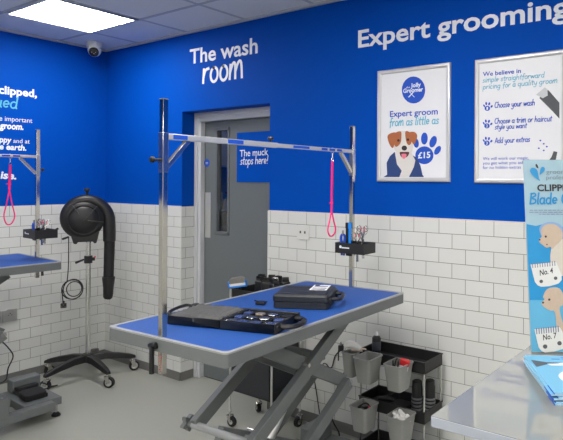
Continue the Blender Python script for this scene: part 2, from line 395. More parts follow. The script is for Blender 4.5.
# ------------------------------------------------------------------ lights: LED panel near the corner, plus unseen panels added for brightness
def led(cx, cy, label, name='ceiling_light', strength=None):
    t = thing(name, label, 'ceiling light', (cx, cy, CEIL), group='square LED ceiling panels')
    f = MB(); a = .298; b = .277
    for x, y, sx, sy in ((0, a-.0105, 2*a, .021), (0, -a+.0105, 2*a, .021), (a-.0105, 0, .021, 2*b), (-a+.0105, 0, .021, 2*b)): f.box((x, y, -.007), (sx, sy, .01))
    f.build('frame', M_trim, t)
    MB().box((0, 0, -.005), (2*b, 2*b, .006)).build('diffuser', M_panel, t)
    return t
led(.757, -.698, 'bright square LED panel in the ceiling near the room corner')
led(1.357, -3.098, 'added unseen square LED panel in the ceiling left of the viewer')  # out-of-view panel added for more light in the room
for cx, cy, w_ in ((3.157, -1.298, 'above the central table'), (3.157, -2.498, 'in front of and left of the viewer'), (3.157, -3.698, 'behind and left of the viewer'), (4.357, -3.098, 'just behind the viewer'), (5.557, -1.298, 'above the right end of the counter'), (5.557, -3.098, 'behind and right of the viewer'), (4.357, -4.298, 'far behind the viewer')):
    led(cx, cy, 'added unseen square LED panel in the ceiling '+w_)  # out-of-view panels added to brighten the tiled wall and the tables

# ------------------------------------------------------------------ wall lettering
PB = Plane((0, 0, 0), (1, 0, 0), (0, 0, 1), (0, -1, 0))
PA = Plane((0, 0, 0), (0, 1, 0), (0, 0, 1), (1, 0, 0))
t = thing('wall_lettering', 'white two-line lettering on the blue wall above the door', 'wall lettering', (0, 0, 0))
text_on(PB, 'The wash', (189.9, 64.0), (257.8, 52.8), (189.9, 50.0), 'headline', M_ink_w, t, .018)
hand_on(PB, 'room', (203.3, 83.0), (242.0, 77.2), (203.3, 69.6), 'brush_line', M_ink_w, t, .22, asc=False, slant=.04)
t = thing('wall_lettering', 'large bold white lettering high on the blue wall above the framed posters', 'wall lettering')
text_on(PB, 'Expert grooming', (358.2, 47.6), (570, 15.6), (358.2, 31.2), 'headline', M_ink_w, t, .022)
t = thing('wall_lettering', 'block of white and teal slogan lettering on the blue left wall', 'wall lettering')
text_on(PA, 'clipped,', (-1.5, 93.2), (36.8, 97.3), (-1.5, 85.5), 'text_line', M_ink_w, t, .03)
hand_on(PA, 'ued', (-5, 106.3), (17.6, 108.6), (-5, 94.5), 'text_line', M_ink_t, t, .24)
text_on(PA, 're important', (-3.5, 120.2), (32.2, 122.9), (-3.5, 115.4), 'text_line', M_ink_w, t, 0)
text_on(PA, 'groom.', (-.6, 128.4), (23.4, 129.8), (-.6, 122.2), 'text_line', M_ink_w, t, .035, .15)
text_on(PA, 'ppy', (-1, 142), (11.5, 143), (-1, 136.3), 'text_line', M_ink_w, t, .035, .15)
text_on(PA, 'and at', (13.2, 142.8), (29.6, 143.6), (13.2, 138.4), 'text_line', M_ink_w, t, 0)
text_on(PA, 'e earth.', (-.8, 149.2), (26.3, 150.6), (-.8, 143.5), 'text_line', M_ink_w, t, .035, .15)
text_on(PA, 'ise.', (.2, 178.3), (16.2, 179.3), (.2, 171.2), 'text_line', M_ink_w, t, .035, .15)
# blue sign on the door
PD = Plane((0, LY, 0), (1, 0, 0), (0, 0, 1), (0, -1, 0))
sx0, sx1, sz0, sz1 = 1.416, 1.77, 1.475, 1.83
t = thing('door_sign', 'blue rectangular sign with white lettering on the grey door', 'sign', (0, 0, 0))
MB().box(((sx0+sx1)/2, LY-.002, (sz0+sz1)/2), (sx1-sx0, .004, sz1-sz0)).build('sign_panel', M_blue, t)
text_on(PD, 'The muck', (240.3, 156.6), (268.6, 155), (240.3, 150.2), 'lettering', M_ink_w, t, .01, eps=.0052)
hand_on(PD, 'stops here!', (241, 164.5), (268.6, 163.5), (241, 156.6), 'lettering', M_ink_w, t, .2, eps=.0052)
c = PD.st(207, 163)
t = thing('door_disc', 'small round blue sign on the grey door', 'sign', (c[0], LY, c[1]))
R_ = Matrix.Rotation(PI/2, 3, 'X')
MB().lathe([(.001, 0), (.03, 0), (.03, .002), (.001, .002)], (0, 0, 0), R_, 28).build('disc', M_ink_b, t)
m_ = MB()
for dz in (-.006, .004): m_.box((0, -.0026, dz), (.028, .001, .003))
m_.build('print_line', M_ink_w, t)

# ------------------------------------------------------------------ framed posters
def poster(x0, x1, z0, z1, label):
    t = thing('framed_poster', label, 'framed poster', ((x0+x1)/2, 0, z0))
    W, Hh = x1-x0, z1-z0; f = MB(); b = .024
    n = 6
    def rail(p0, p1, inward):   # rounded snap-frame profile, mitred
        d = (Vector(p1)-Vector(p0)).normalized(); i = Vector(inward); vs = []
        for p, sg in ((Vector(p0), 1), (Vector(p1), -1)):
            for k in range(n+1):
                a = PI*k/n; u = b/2-b/2*math.cos(a); h = .006+.009*math.sin(a)
                vs.append(p+i*u+d*sg*u+Vector((0, -h, 0)))
            vs.append(p+i*b+d*sg*b); vs.append(p.copy())
        m = n+3
        f.add(vs, [(k, (k+1) % m, m+(k+1) % m, m+k) for k in range(m)])
    A, B, C_, D_ = (-W/2, -.0005, 0), (W/2, -.0005, 0), (W/2, -.0005, Hh), (-W/2, -.0005, Hh)
    rail(A, B, (0, 0, 1)); rail(B, C_, (-1, 0, 0)); rail(C_, D_, (0, 0, -1)); rail(D_, A, (1, 0, 0))
    f.build('frame', mat('satin_silver_frame', (205, 206, 208), .3, .35, var=.02), t)
    sh = MB().box((0, -.003, Hh/2), (W-.03, .004, Hh-.03)).build('print', M_print, t)
    # children of the print keep world coordinates laid on plane y=-.006
    pl = Plane((0, -.005, 0), (1, 0, 0), (0, 0, 1), (0, -1, 0))
    class Sub: pass
    off = Vector(((x0+x1)/2, 0, z0))
    pl.to3 = lambda a, b_, e, o=off: Vector((a, -.005-e, b_))-o
    return t, sh, pl
t, sh, pl = poster(2.727, 3.183, 1.484, 2.112, 'framed poster with a brown and white dog and a blue price paw')
q8 = lambda x, y: (378+x/6.286, 115+y/6.286)
E1, E2, E3, E4 = .0012, .0016, .002, .0024
poly_on(pl, ell(413.6, 90, 11.7, 13.5), 'logo_disc', M_ink_b, sh, E1)
text_on(pl, 'Jolly', (410.9, 87.6), (421, 86.4), (410.9, 83.6), 'logo_text', M_ink_w, sh, .03, eps=E2)
text_on(pl, 'the', (406.2, 88.6), (410.2, 88.1), (406.2, 86.6), 'logo_text', M_ink_w, sh, .0, eps=E2)
text_on(pl, 'Groomer', (403.3, 93), (423.2, 91.2), (403.3, 89), 'logo_text', M_ink_w, sh, .03, eps=E2)
mb = MB()
for a, b, c, d in ((408.6, 97.2, 413.6, 92.2), (414.4, 97, 410.2, 92.6)):
    poly_on(pl, [(a-.5, b), (a+.6, b+.3), (c+.4, d), (c-.5, d-.2)], '', None, None, E2, mb)
build_flat(mb, 'logo_scissors', M_ink_w, sh)
text_on(pl, 'Expert groom', (390, 117), (437.9, 114.2), (390, 111.3), 'heading', M_ink_b, sh, .016, eps=E1)
hand_on(pl, 'from as little as', q8(75, 70), q8(382, 54), q8(75, 20), 'subheading', M_ink_t, sh, .24, eps=E1)
def art(pts, name, m, e, smooth=True, f=q8, par=None, P_=None):
    return poly_on(P_ or pl, [f(*p) for p in (blob(pts) if smooth else pts)], name, m, par or sh, e)
m_navy = mat('navy_robe_print', (34, 62, 118), .5); m_tan = mat('tan_fur_print', (168, 96, 56), .5, var=.15, scale=150); m_fur = mat('white_fur_print', (214, 210, 206), .5, var=.08, scale=150)
m_pinkp = mat('pink_tongue_print', (226, 120, 140), .5)
art([(35, 390), (58, 375), (55, 300), (75, 260), (105, 232), (125, 260), (160, 290), (205, 246), (245, 268), (268, 320), (280, 375), (290, 390)], 'robe_art', m_navy, E1, False)
art([(108, 240), (120, 310), (150, 350), (135, 390), (195, 390), (225, 330), (236, 285), (212, 240), (160, 230)], 'chest_art', m_fur, E2, False)
art([(105, 130), (150, 100), (205, 120), (222, 180), (210, 240), (165, 285), (120, 245), (98, 190)], 'head_art', m_fur, E3)
art([(62, 130), (98, 110), (118, 118), (110, 160), (95, 208), (72, 180)], 'ear_art', m_tan, E4+.0002)
art([(198, 112), (232, 108), (248, 135), (228, 185), (208, 155)], 'ear_art', m_tan, E4+.0002)
art([(104, 118), (144, 103), (148, 140), (142, 178), (115, 200), (100, 170)], 'face_patch_art', m_tan, E4)
art([(174, 104), (206, 114), (214, 165), (196, 190), (178, 165)], 'face_patch_art', m_tan, E4)
mb = MB()
for p in (ell(130, 160, 8, 8), ell(190, 155, 8, 8), ell(167, 208, 17, 16)): poly_on(pl, [q8(*v) for v in p], '', None, None, E4+.0005, mb)
build_flat(mb, 'eyes_and_nose_art', M_ink_k, sh)
art([(138, 235), (165, 232), (198, 235), (182, 265), (150, 265)], 'mouth_art', mat('dark_mouth_print', (84, 44, 44), .5), E4+.0004)
art([(150, 246), (180, 246), (176, 268), (164, 276), (153, 266)], 'tongue_art', m_pinkp, E4+.0007)
mb = MB()
for p in (ell(292, 253, 57, 56), ell(240, 176, 17, 30, -8), ell(292, 148, 21, 38, 3), ell(347, 168, 21, 38, 20), ell(375, 222, 17, 31, 33)): poly_on(pl, [q8(*v) for v in p], '', None, None, E1-.0002, mb)
build_flat(mb, 'paw_art', M_ink_b, sh)
text_on(pl, '£15', q8(252, 272), q8(330, 268), q8(252, 236), 'price', M_ink_w, sh, .03, eps=E2)

t, sh, pl = poster(3.317, 3.773, 1.48, 2.107, 'framed price poster with blue writing and a silver clipper picture')
qA = lambda x, y: (473+x/6.256, 50+y/6.256); qB = lambda x, y: (473+x/6.256, 115+y/6.256)
text_on(pl, 'We believe in', qA(62, 165), qA(300, 143), qA(62, 139), 'heading', M_ink_b, sh, .016, eps=E1)
hand_on(pl, 'simple straightforward', qA(62, 204), qA(448, 170), qA(62, 172), 'subheading', M_ink_t, sh, .22, eps=E1)
hand_on(pl, 'pricing for a quality groom', qA(62, 246), qA(525, 205), qA(62, 214), 'subheading', M_ink_t, sh, .22, eps=E1)
hand_on(pl, 'Choose your wash', qA(138, 362), qA(385, 345), qA(138, 326), 'list_line', M_ink_b, sh, .24, eps=E1)
hand_on(pl, 'Choose a trim or haircut', qB(138, 54), qB(495, 38), qB(138, 20), 'list_line', M_ink_b, sh, .24, eps=E1)
hand_on(pl, 'style you want', qB(138, 90), qB(338, 80), qB(138, 58), 'list_line', M_ink_b, sh, .24, eps=E1)
hand_on(pl, 'Add your extras', qB(138, 176), qB(356, 167), qB(138, 142), 'list_line', M_ink_b, sh, .24, eps=E1)
text_on(pl, 'We will work our magic,', qB(62, 282), qB(350, 277), qB(62, 264), 'small_print', M_ink_b, sh, .004, eps=E1)
text_on(pl, 'you get what you ask', qB(62, 310), qB(322, 306), qB(62, 292), 'small_print', M_ink_b, sh, .004, eps=E1)
text_on(pl, 'for no hidden extras', qB(62, 338), qB(300, 335), qB(62, 320), 'small_print', M_ink_b, sh, .004, eps=E1)
for i, (f, x, y) in enumerate(((qA, 90, 365), (qB, 88, 68), (qB, 88, 176))):
    mb = MB()
    for p in (ell(x, y, 17, 16), ell(x-20, y-16, 5, 9, -30), ell(x-7, y-30, 6, 10, -5), ell(x+12, y-28, 6, 10, 15), ell(x+27, y-12, 6, 9, 40)): poly_on(pl, [f(*v) for v in p], '', None, None, E1, mb)
    pw = build_flat(mb, 'paw_art', M_ink_b, sh)
    text_on(pl, str(i+1), f(x-5, y+9), f(x+5, y+8), f(x-5, y-8), 'paw_number', M_ink_w, sh, .02, eps=E2)
m_dk = mat('graphite_print', (70, 74, 80), .5, var=.1); m_sv = mat('silver_print', (190, 194, 198), .5, var=.05)
art([(415, 300), (430, 285), (470, 250), (482, 262), (541, 330), (541, 430), (500, 385)], 'clipper_body_art', m_dk, E1, False, qA)
art([(395, 280), (450, 234), (466, 246), (468, 285), (438, 302)], 'clipper_blade_art', m_sv, E2, False, qA)
art([(475, 284), (492, 262), (502, 235), (505, 226), (528, 232), (522, 262), (516, 290), (510, 320), (470, 320)], 'clipper_stand_art', m_dk, E1, False, qB)
mb = MB()
for x, y in ((422, 160), (443, 180), (462, 198), (412, 208), (443, 222)): poly_on(pl, [qB(*v) for v in ell(x, y, 6, 5)], '', None, None, E1, mb)
build_flat(mb, 'dot_art', M_ink_b, sh)


# ================================================================== GROOMING TABLES
def rrect(w, h, r, n=5):
    out = []
    for cx, cy, a0 in ((w/2-r, h/2-r, 0), (-w/2+r, h/2-r, 90), (-w/2+r, -h/2+r, 180), (w/2-r, -h/2+r, 270)):
        out += [(cx+r*math.cos(math.radians(a0+90*k/n)), cy+r*math.sin(math.radians(a0+90*k/n))) for k in range(n+1)]
    return out
TW, TL = .6, 1.162
def grooming_table(label, loc, rz, hz, kind_group='height-adjustable grooming tables'):
    t = thing('grooming_table', label, 'grooming table', loc, rz, kind_group)
    def ring(mb, w0, l0, r0, w1, l1, r1, z0, z1):
        a, b = rrect(w0, l0, r0), rrect(w1, l1, r1); n = len(a)
        v = [(x, y, z0) for x, y in a]+[(x, y, z1) for x, y in a]+[(x, y, z0) for x, y in b]+[(x, y, z1) for x, y in b]; f = []
        for i in range(n):
            j = (i+1) % n; f += [(i, j, n+j, i+n), (2*n+j, 2*n+i, 3*n+i, 3*n+j), (n+i, n+j, 3*n+j, 3*n+i), (j, i, 2*n+i, 2*n+j)]
        mb.add(v, f)
    f = MB(); ring(f, TW, TL, .016, TW-.05, TL-.05, .02, hz-.046, hz-.003); f.box((0, 0, hz-.018), (TW-.05, TL-.05, .02))
    f.build('table_frame', M_frame, t, weld=False)
    f = MB(); ring(f, TW+.002, TL+.002, .017, TW-.028, TL-.028, .02, hz-.004, hz+.0015); f.build('edging', M_frame_lt, t)
    MB().prism(rrect(TW-.03, TL-.03, .02), .006, Matrix.Translation((0, 0, hz-.006))).build('rubber_mat', M_mat, t)
    dz = hz-.953
    yA, yB, zt, zm, zb = -.30, .32, .897+dz, .573+dz*.5, .22
    zl = zm-.045
    for s in (-1, 1):
        xo, xi = s*.15, s*.119
        for nm, x, p, q in (('scissor_arm', xo, (yB+.02, zt), (yA-.005, zl)), ('scissor_arm', xi, (yA, zt), (yB+.005, zm)), ('scissor_arm', xo if s > 0 else -.052, (yB+.005, zm), (yA, zb)), ('scissor_arm', xi if s > 0 else -.018, (yA-.005, zl), (yB, zb))):
            MB().beam((x, p[0], p[1]), (x, q[0], q[1]), .03, .056).build('scissor_arm', M_frame, t, bevel=.002)
        for y, z in (((yA+yB)/2, (zt+zm)/2), ((yA+yB)/2, (zm+zb)/2)):
            MB().cyl((s*.1, y, z), (s*.168, y, z), .008, n=12).build('pivot_bolt', M_steel, t)
        MB().box((s*.135, 0, hz-.052), (.06, .8, .012)).build('top_rail', M_frame, t, bevel=.003)
        MB().box((s*.135, .06, .1), (.06, 1.1, .05)).box((s*.135, yA, .17), (.066, .06, .12)).box((s*.135, yB, .17), (.066, .06, .12)).build('base_rail', M_frame, t, bevel=.004)
        for x, y in ((s*.135, -.46), (s*.135-.08, .66)):
            ft = MB().cyl((x, y, .02), (x, y, .085), .009, n=10).build('levelling_foot', M_steel, t)
            MB().lathe([(.001, 0), (.026, 0), (.026, .008), (.016, .02), (.001, .022)], (x, y, 0), n=20).build('foot_pad', M_soft, ft)
    for y in (yA, yB): MB().cyl((-.15, y, zb), (.15, y, zb), .012, n=14).build('base_axle', M_frame_lt, t)
    for y, z in ((yA, zl), (yB, zm)):
        ax = MB().cyl((-.165, y, z), (.165, y, z), .015, n=16)
        ax.build('axle', M_frame_lt, t)
    k = MB()
    star = [(.026*(1+.28*math.cos(5*a))*math.cos(a), .026*(1+.28*math.cos(5*a))*math.sin(a)) for a in [2*PI*i/30 for i in range(30)]]
    k.prism(star, .02, Matrix.Translation((-.205, yA, zl)) @ Matrix.Rotation(PI/2, 4, 'Y')); k.cyl((-.186, yA, zl), (-.163, yA, zl), .013)
    k.build('locking_knob', M_frame, t)
    MB().box((0, -.46, .1), (.32, .06, .046)).build('base_cross_bar', M_frame, t, bevel=.003)
    MB().box((-.09, .57, .1), (.36, .22, .046)).build('base_end_plate', M_frame, t, bevel=.003)
    MB().box((-.225, .585, .165), (.085, .17, .082)).build('motor_box', M_frame, t, bevel=.006)
    MB().cyl((0, -.24, .18), (0, .055, .53+dz*.5), .021, n=20).build('actuator_tube', M_alu, t)
    MB().cyl((0, .05, .525+dz*.5), (0, .19, .70+dz), .0095, n=14).build('actuator_rod', M_chrome, t)
    MB().beam((-.1, .20, .71+dz), (.1, .20, .71+dz), .03, .03).build('lift_bracket', M_frame, t, bevel=.002)
    MB().beam((-.12, .0, hz-.07), (.12, .0, hz-.07), .08, .02).build('lift_bracket', M_frame, t, bevel=.002)
    return t
T1 = (Vector((2.838, -.945, 0)), .04)
HZ1, HZ2 = .953, 1.0
T2 = (Vector((.79, -1.513, 0)), -.05)
def wpt(T, x, y, z):
    return T[0]+Matrix.Rotation(T[1], 3, 'Z') @ Vector((x, y, z))
grooming_table('blue-topped grooming table in the centre with two open clipper cases on it', T1[0], T1[1], HZ1)
grooming_table('blue-topped grooming table at the left edge by the left wall', T2[0], T2[1], HZ2)

def grooming_arm(label, T, hz, bz=.683, top=.809, xs=(-.022, .008)):
    t = thing('overhead_gantry', label, 'grooming gantry', wpt(T, 0, 0, hz), T[1], 'shiny H-shaped gantries')
    a = .0205
    for (x, y, s) in ((xs[0], -.562, 1), (xs[1], .562, -1)):
        p = MB().box((x, y, (top-.125)/2), (a, a, top+.125)).build('post', M_mirror, t, bevel=.0012)
        MB().box((x, y, top+.001), (a+.001, a+.001, .003)).build('end_cap', M_frame, p)
        MB().box((x, y, bz-.055), (a+.0035, a+.0035, .135)).build('sleeve', M_steel, t, bevel=.001)
        MB().beam((x, y+s*.01, bz-.105), (x, y+s*.105, bz-.008), .016, .016, (1, 0, 0)).build('brace', M_steel, t, bevel=.001)
        kn = MB(); kn.cyl((x-.012, y-s*.012, bz-.08), (x-.012, y-s*.035, bz-.08), .005, n=10)
        kn.lathe([(.001, 0), (.009, 0), (.0115, .004), (.009, .013), (.001, .015)], (x-.012, y-s*.03, bz-.08), Matrix.Rotation(s*PI/2, 3, 'X'), 10)
        kn.build('locking_knob', M_black, t)
        cl = MB(); cl.beam((x-.014, y-s*.032, -.02), (x-.009, y-s*.036, -.118), .012, .013, (1, 0, 0)); cl.cyl((x-.026, y-s*.032, -.026), (x+.006, y-s*.032, -.018), .0085, n=12)
        cl.cyl((x-.004, y-s*.03, -.03), (x-.004, y, -.03), .006, n=10)
        cl.build('clamp_handle', M_black, t, bevel=.001)
        l = MB()
        for i in range(10): l.box((x+(.005 if i % 2 else -.001), y-s*(a/2+.0004), -.056-i*.0065), (.004, .0008, .003))
        l.build('red_scale_mark', M_red, p)
    dx = xs[1]-xs[0]
    def bx(k): return xs[0]+dx*(k+.55)/1.1
    br = MB(); br.beam((bx(-.55), -.548, bz), (bx(-.0), -.0, bz), .0205, .0205); br.build('bar', M_alu, t, bevel=.0012)
    b2 = MB(); b2.beam((bx(-.02), -.02, bz), (bx(.55), .548, bz), .0165, .0165); b2.build('inner_bar', M_alu, t, bevel=.001)
    kk = MB(); kk.cyl((bx(-.035), -.035, bz+.01), (bx(-.035), -.035, bz+.024), .004, n=8); kk.lathe([(.001, 0), (.012, 0), (.014, .005), (.01, .012), (.001, .013)], (bx(-.035), -.035, bz+.022), n=10)
    kk.build('bar_knob', M_black, t)
    for k0, k1 in ((-.53, -.47), (-.28, -.2)): MB().beam((bx(k0)+.0105, k0, bz), (bx(k1)+.0105, k1, bz), .001, .015).build('blue_sticker', M_ink_b, t)
    for k0, k1 in ((.1, .21), (.30, .345), (.36, .405), (.42, .46)): MB().beam((bx(k0)+.0085, k0, bz), (bx(k1)+.0085, k1, bz), .001, .011).build('blue_sticker', M_ink_b, t)
    return t
grooming_arm('shiny H-shaped gantry clamped over the central table', T1, HZ1)
grooming_arm('shiny H-shaped gantry clamped over the left-hand table', T2, HZ2, .627, .795)

def noose(label, T, hz, k, drop, loop, bz=.683, wd=.021):
    t = thing('grooming_noose', label, 'grooming noose', wpt(T, .0, k, hz+bz-.0092), T[1], 'pink grooming nooses')
    c = MB(); c.tube([(0, .0+.012*math.cos(a), .006+.014*math.sin(a)) for a in [2*PI*i/14 for i in range(14)]], .0016, 6, closed=True)
    c.cyl((0, 0, -.008), (0, 0, -.03), .0042, n=10); c.tube([(0, .007*math.cos(a), -.038+.009*math.sin(a)) for a in [2*PI*i/14 for i in range(14)]], .0016, 6, closed=True)
    c.build('swivel_clip', M_chrome, t)
    s = MB(); s.beam((0, 0, -.045), (0, -.004, -.045-drop), .005, .0115, (0, 1, 0)); s.build('strap', M_pink, t)
    z0 = -.045-drop
    L = spline([(0, -.004, z0), (.002, -.004-wd*.55, z0-loop*.42), (.003, -.004-wd, z0-loop*.74), (.002, -.004-wd*.5, z0-loop*.97), (0, -.004+wd*.4, z0-loop*.97), (0, -.004+wd, z0-loop*.76), (0, -.004+wd*.5, z0-loop*.4), (0, -.004, z0)], 5)
    MB().tube(L, .0038, 7).build('loop', M_pink, t)
    MB().box((0, -.004, z0+.035), (.007, .017, .012)).beam((0, -.012, z0+.036), (0, -.022, z0+.034), .005, .005).build('slider', M_pink, t, bevel=.002)
    return t
noose('pink noose hanging from the bar over the central table', T1, HZ1, .40, .235, .125, .683, .034)
noose('pink noose hanging from the bar over the left-hand table', T2, HZ2, .41, .15, .21, .627, .03)

# ---- tool trays clipped on the posts
def tool_tray(label, T, hz, cx, cy, cz, lx=.165, ly=.112, flip=1):
    t = thing('tool_tray', label, 'tool tray', wpt(T, cx, cy, cz), T[1], 'black tool trays on the grooming posts')
    m = MB(); h = .052; th = .004
    m.box((0, -ly/2, 0), (lx, th, h)); m.box((0, ly/2, 0), (lx, th, h)); m.box((-lx/2, 0, 0), (th, ly, h)); m.box((lx/2, 0, 0), (th, ly, h))
    m.build('tray_wall', M_blackm, t, bevel=.001)
    m = MB(); m.box((0, 0, -.012), (lx-.004, ly-.004, .003)); m.build('slotted_shelf', M_blackm, t)
    m = MB(); m.box((-cx, .562*flip-cy, -.035), (.034, .036, .02)); m.build('post_clamp', M_black, t, bevel=.002)
    m = MB(); m.box((-.02, -ly/2-.0026, .002), (.045, .0006, .006)); m.lathe([(.001, 0), (.007, 0), (.007, .0006), (.001, .0006)], (-.05, -ly/2-.002, .006), Matrix.Rotation(PI/2, 3, 'X'), 14); m.build('white_print_mark', M_ink_w, t)
    return t
def scissors(label, p, rz, tilt=.0, group='grooming scissors'):
    t = thing('grooming_scissors', label, 'scissors', p, rz, group); t.rotation_euler = (tilt, 0, rz)
    for s in (-1, 1):
        b = MB(); b.beam((s*.002, 0, -.075), (s*.001, 0, .01), .004, .009, (1, 0, 0)); b.beam((s*.001, 0, .01), (-s*.012, 0, .045), .005, .006, (1, 0, 0)); b.build('blade', M_steel, t, bevel=.0006)
        r = MB(); r.tube([(-s*.017+.0115*math.cos(a), 0, .058+.014*math.sin(a)) for a in [2*PI*i/16 for i in range(16)]], .0024, 7, closed=True); h = r.build('finger_ring', M_steel, t)
        r = MB(); r.tube([(-s*.017+.0092*math.cos(a), 0, .058+.0115*math.sin(a)) for a in [PI*.6*i/8-(PI*.3 if s > 0 else -PI*.7) for i in range(9)]], .003, 7); r.build('pink_ring_insert', mat('rose_rubber', (205, 70, 110), .5), t)
    return t
def nail_clipper(label, p, rz, m):
    t = thing('nail_clipper', label, 'nail clipper', p, rz, 'blue-handled nail clippers')
    for s in (-1, 1):
        L = spline([(s*.004, 0, .052), (s*.012, 0, .035), (s*.009, 0, .0), (s*.007, 0, -.055)], 5)
        MB().tube(L, [.0055+.002*math.sin(PI*i/(len(L)-1)) for i in range(len(L))], 8).build('handle', m, t)
    MB().beam((0, 0, .048), (0, 0, .07), .01, .008, (1, 0, 0)).build('steel_head', M_steel, t, bevel=.001)
    return t
def comb(label, p, rz, m, cat='brush', name='slim_brush'):
    t = thing(name, label, cat, p, rz)
    MB().prism(rrect(.013, .13, .006), .008, Matrix.Translation((0, .004, .012)) @ Matrix.Rotation(PI/2, 4, 'X')).build('handle', m, t, bevel=.001)
    MB().box((0, 0, .064), (.017, .012, .03)).build('head', m, t, bevel=.003)
    return t
def stock_tray(T, hz, cx, cy, cz, where, mirror=1, more=True):
    P_ = lambda x, y, z: wpt(T, cx+x*mirror, cy+y, cz+z)
    nail_clipper('blue-handled nail clipper standing in the tool tray '+where, P_(-.068, -.01, .012), T[1], M_dblue)
    if more:
        comb('slim black brush in the tool tray beside the blue clippers', P_(-.046, -.005, .044), T[1], M_black)
        comb('bright blue brush in the tool tray of the central table', P_(-.025, -.012, .044), T[1], M_lblue)
    for i, (x, y, r, tl, w) in enumerate(((.012, .0, .5, .08, 'left one'), (.035, .012, 1.0, -.12, 'middle one'), (.05, -.008, .2, .1, 'right one'))):
        scissors('silver pink-ringed scissors, %s in the tool tray %s' % (w, where), P_(x, y, .004+(.018*i if more else .008*i)), T[1]+r, tl)
tool_tray('black tool tray clipped to the far post of the central table', T1, HZ1, .038, .548, 1.156)
stock_tray(T1, HZ1, .038, .548, 1.156, 'on the central table post')
T2b = T2
tool_tray('black tool tray clipped to the post of the left-hand table', T2, HZ2, .045, .565, 1.152, .165, .13)
stock_tray(T2, HZ2, .045, .565, 1.152, 'on the left-hand table post', 1, False)

# ================================================================== CLIPPER CASES
def case_handle(mb, w, out, z, r=.007):
    L = spline([(-w/2, 0, z), (-w/2+.006, -out*.8, z), (-w/2+.03, -out, z), (w/2-.03, -out, z), (w/2-.006, -out*.8, z), (w/2, 0, z)], 5)
    mb.tube(L, r, 8)
CA = math.radians(14)
oc = thing('clipper_case', 'open black case with grey foam lid and clipper blades, front of the table', 'case', wpt(T1, .043, -.29, HZ1+.0015), T1[1]+CA)
def shell(x0, x1, y0, y1, h, th=.006, fl=.006):
    m = MB(); cx, cy = (x0+x1)/2, (y0+y1)/2
    m.box((cx, cy, fl/2), (x1-x0, y1-y0, fl))
    m.box((cx, y0+th/2, h/2), (x1-x0, th, h)); m.box((cx, y1-th/2, h/2), (x1-x0, th, h)); m.box((x0+th/2, cy, h/2), (th, y1-y0, h)); m.box((x1-th/2, cy, h/2), (th, y1-y0, h))
    return m
shell(-.222, -.003, -.1, .1, .032).build('lid', M_case, oc, bevel=.003)
fm = MB()
nx, ny = 22, 20
vs = []; fs = []
for j in range(ny+1):
    for i in range(nx+1):
        x = -.214+.203*i/nx; y = -.092+.184*j/ny
        edge = i in (0, nx) or j in (0, ny)
        vs.append((x, y, (.03 if edge else .0385+.003*math.sin(i*1.9)*math.sin(j*1.9)+random.uniform(-.001, .001))))
for j in range(ny):
    for i in range(nx): a = j*(nx+1)+i; fs.append((a, a+1, a+nx+2, a+nx+1))
fm.add(vs, fs); fm.box((-.1125, 0, .018), (.2, .18, .024)); fm.build('foam_lining', M_foam, oc, ang=80, weld=False)
shell(.003, .222, -.1, .1, .034).build('tray_half', M_case, oc, bevel=.003)
ins = MB(); ins.box((.112, 0, .012), (.205, .186, .012))
for x in (.05, .105, .16): ins.box((x, 0, .022), (.004, .184, .012))
for y in (-.045, .02): ins.box((.112, y, .022), (.205, .004, .012))
ins.build('moulded_insert', M_case, oc, bevel=.001)
mb = MB()
for y in (-.06, 0, .06): mb.cyl((0, y-.015, .03), (0, y+.015, .03), .005, n=8)
mb.build('hinge', M_black, oc)
mb = MB(); L = spline([(.22, -.065, .02), (.25, -.062, .02), (.27, -.04, .02), (.275, 0, .02), (.27, .04, .02), (.25, .062, .02), (.22, .065, .02)], 5); mb.tube(L, .0095, 8); mb.build('handle', M_black, oc)
mb = MB(); L = spline([(-.22, -.06, .024), (-.25, -.056, .028), (-.262, 0, .032), (-.25, .056, .036), (-.22, .06, .03)], 5); mb.tube(L, .006, 8); mb.build('lid_handle', M_black, oc)
mb = MB(); mb.box((-.222, .075, .034), (.02, .03, .012)); mb.box((.224, -.08, .018), (.01, .03, .02)); mb.box((.224, .08, .018), (.01, .03, .02)); mb.build('latch', M_black, oc, bevel=.002)
m_bluedk = mat('dark_blue_translucent_plastic', (44, 62, 110), .25, .0, var=.1); m_brass = mat('warm_steel', (196, 180, 160), .3, .9)
spots = [(.03, -.072, 's'), (.078, -.072, 'b'), (.132, -.072, 'b'), (.19, -.07, 's'), (.03, -.012, 'b'), (.08, -.012, 's'), (.133, -.012, 's'), (.19, -.012, 'b'), (.03, .055, 'b'), (.08, .055, 'w'), (.133, .055, 's'), (.19, .055, 'k')]
col_w = ('near', 'middle', 'far')
for i, (x, y, k) in enumerate(spots):
    p = oc.matrix_local @ Vector((x, y, .0185)) if False else (Matrix.Translation(oc.location) @ Matrix.Rotation(T1[1]+CA, 4, 'Z')) @ Vector((x, y, .0185))
    nm = {'s': 'silver', 'b': 'dark blue', 'w': 'warm bronze-toned', 'k': 'black'}[k]
    o_ = thing('clipper_attachment' if k in 'sw' else 'comb_guard', '%s %s in the %s row of the open case, %s from the hinge' % (nm, 'clipper blade' if k in 'sw' else 'comb guard', col_w[i//4], ('first', 'second', 'third', 'fourth')[i % 4]), 'clipper blade' if k in 'sw' else 'comb guard', p, T1[1]+CA+random.uniform(-.4, .4), 'blades and guards in the open case')
    mm = {'s': M_steel, 'b': m_bluedk, 'w': m_brass, 'k': M_black}[k]
    m = MB(); m.prism(rrect(.036, .03, .009, 4), .012); m.build('body', mm, o_, bevel=.002)
    m = MB()
    for q in range(8): m.box((-.0155+q*.0044, .0195, .005), (.0024, .014, .006))
    m.build('teeth', mm if k != 'w' else M_steel, o_)
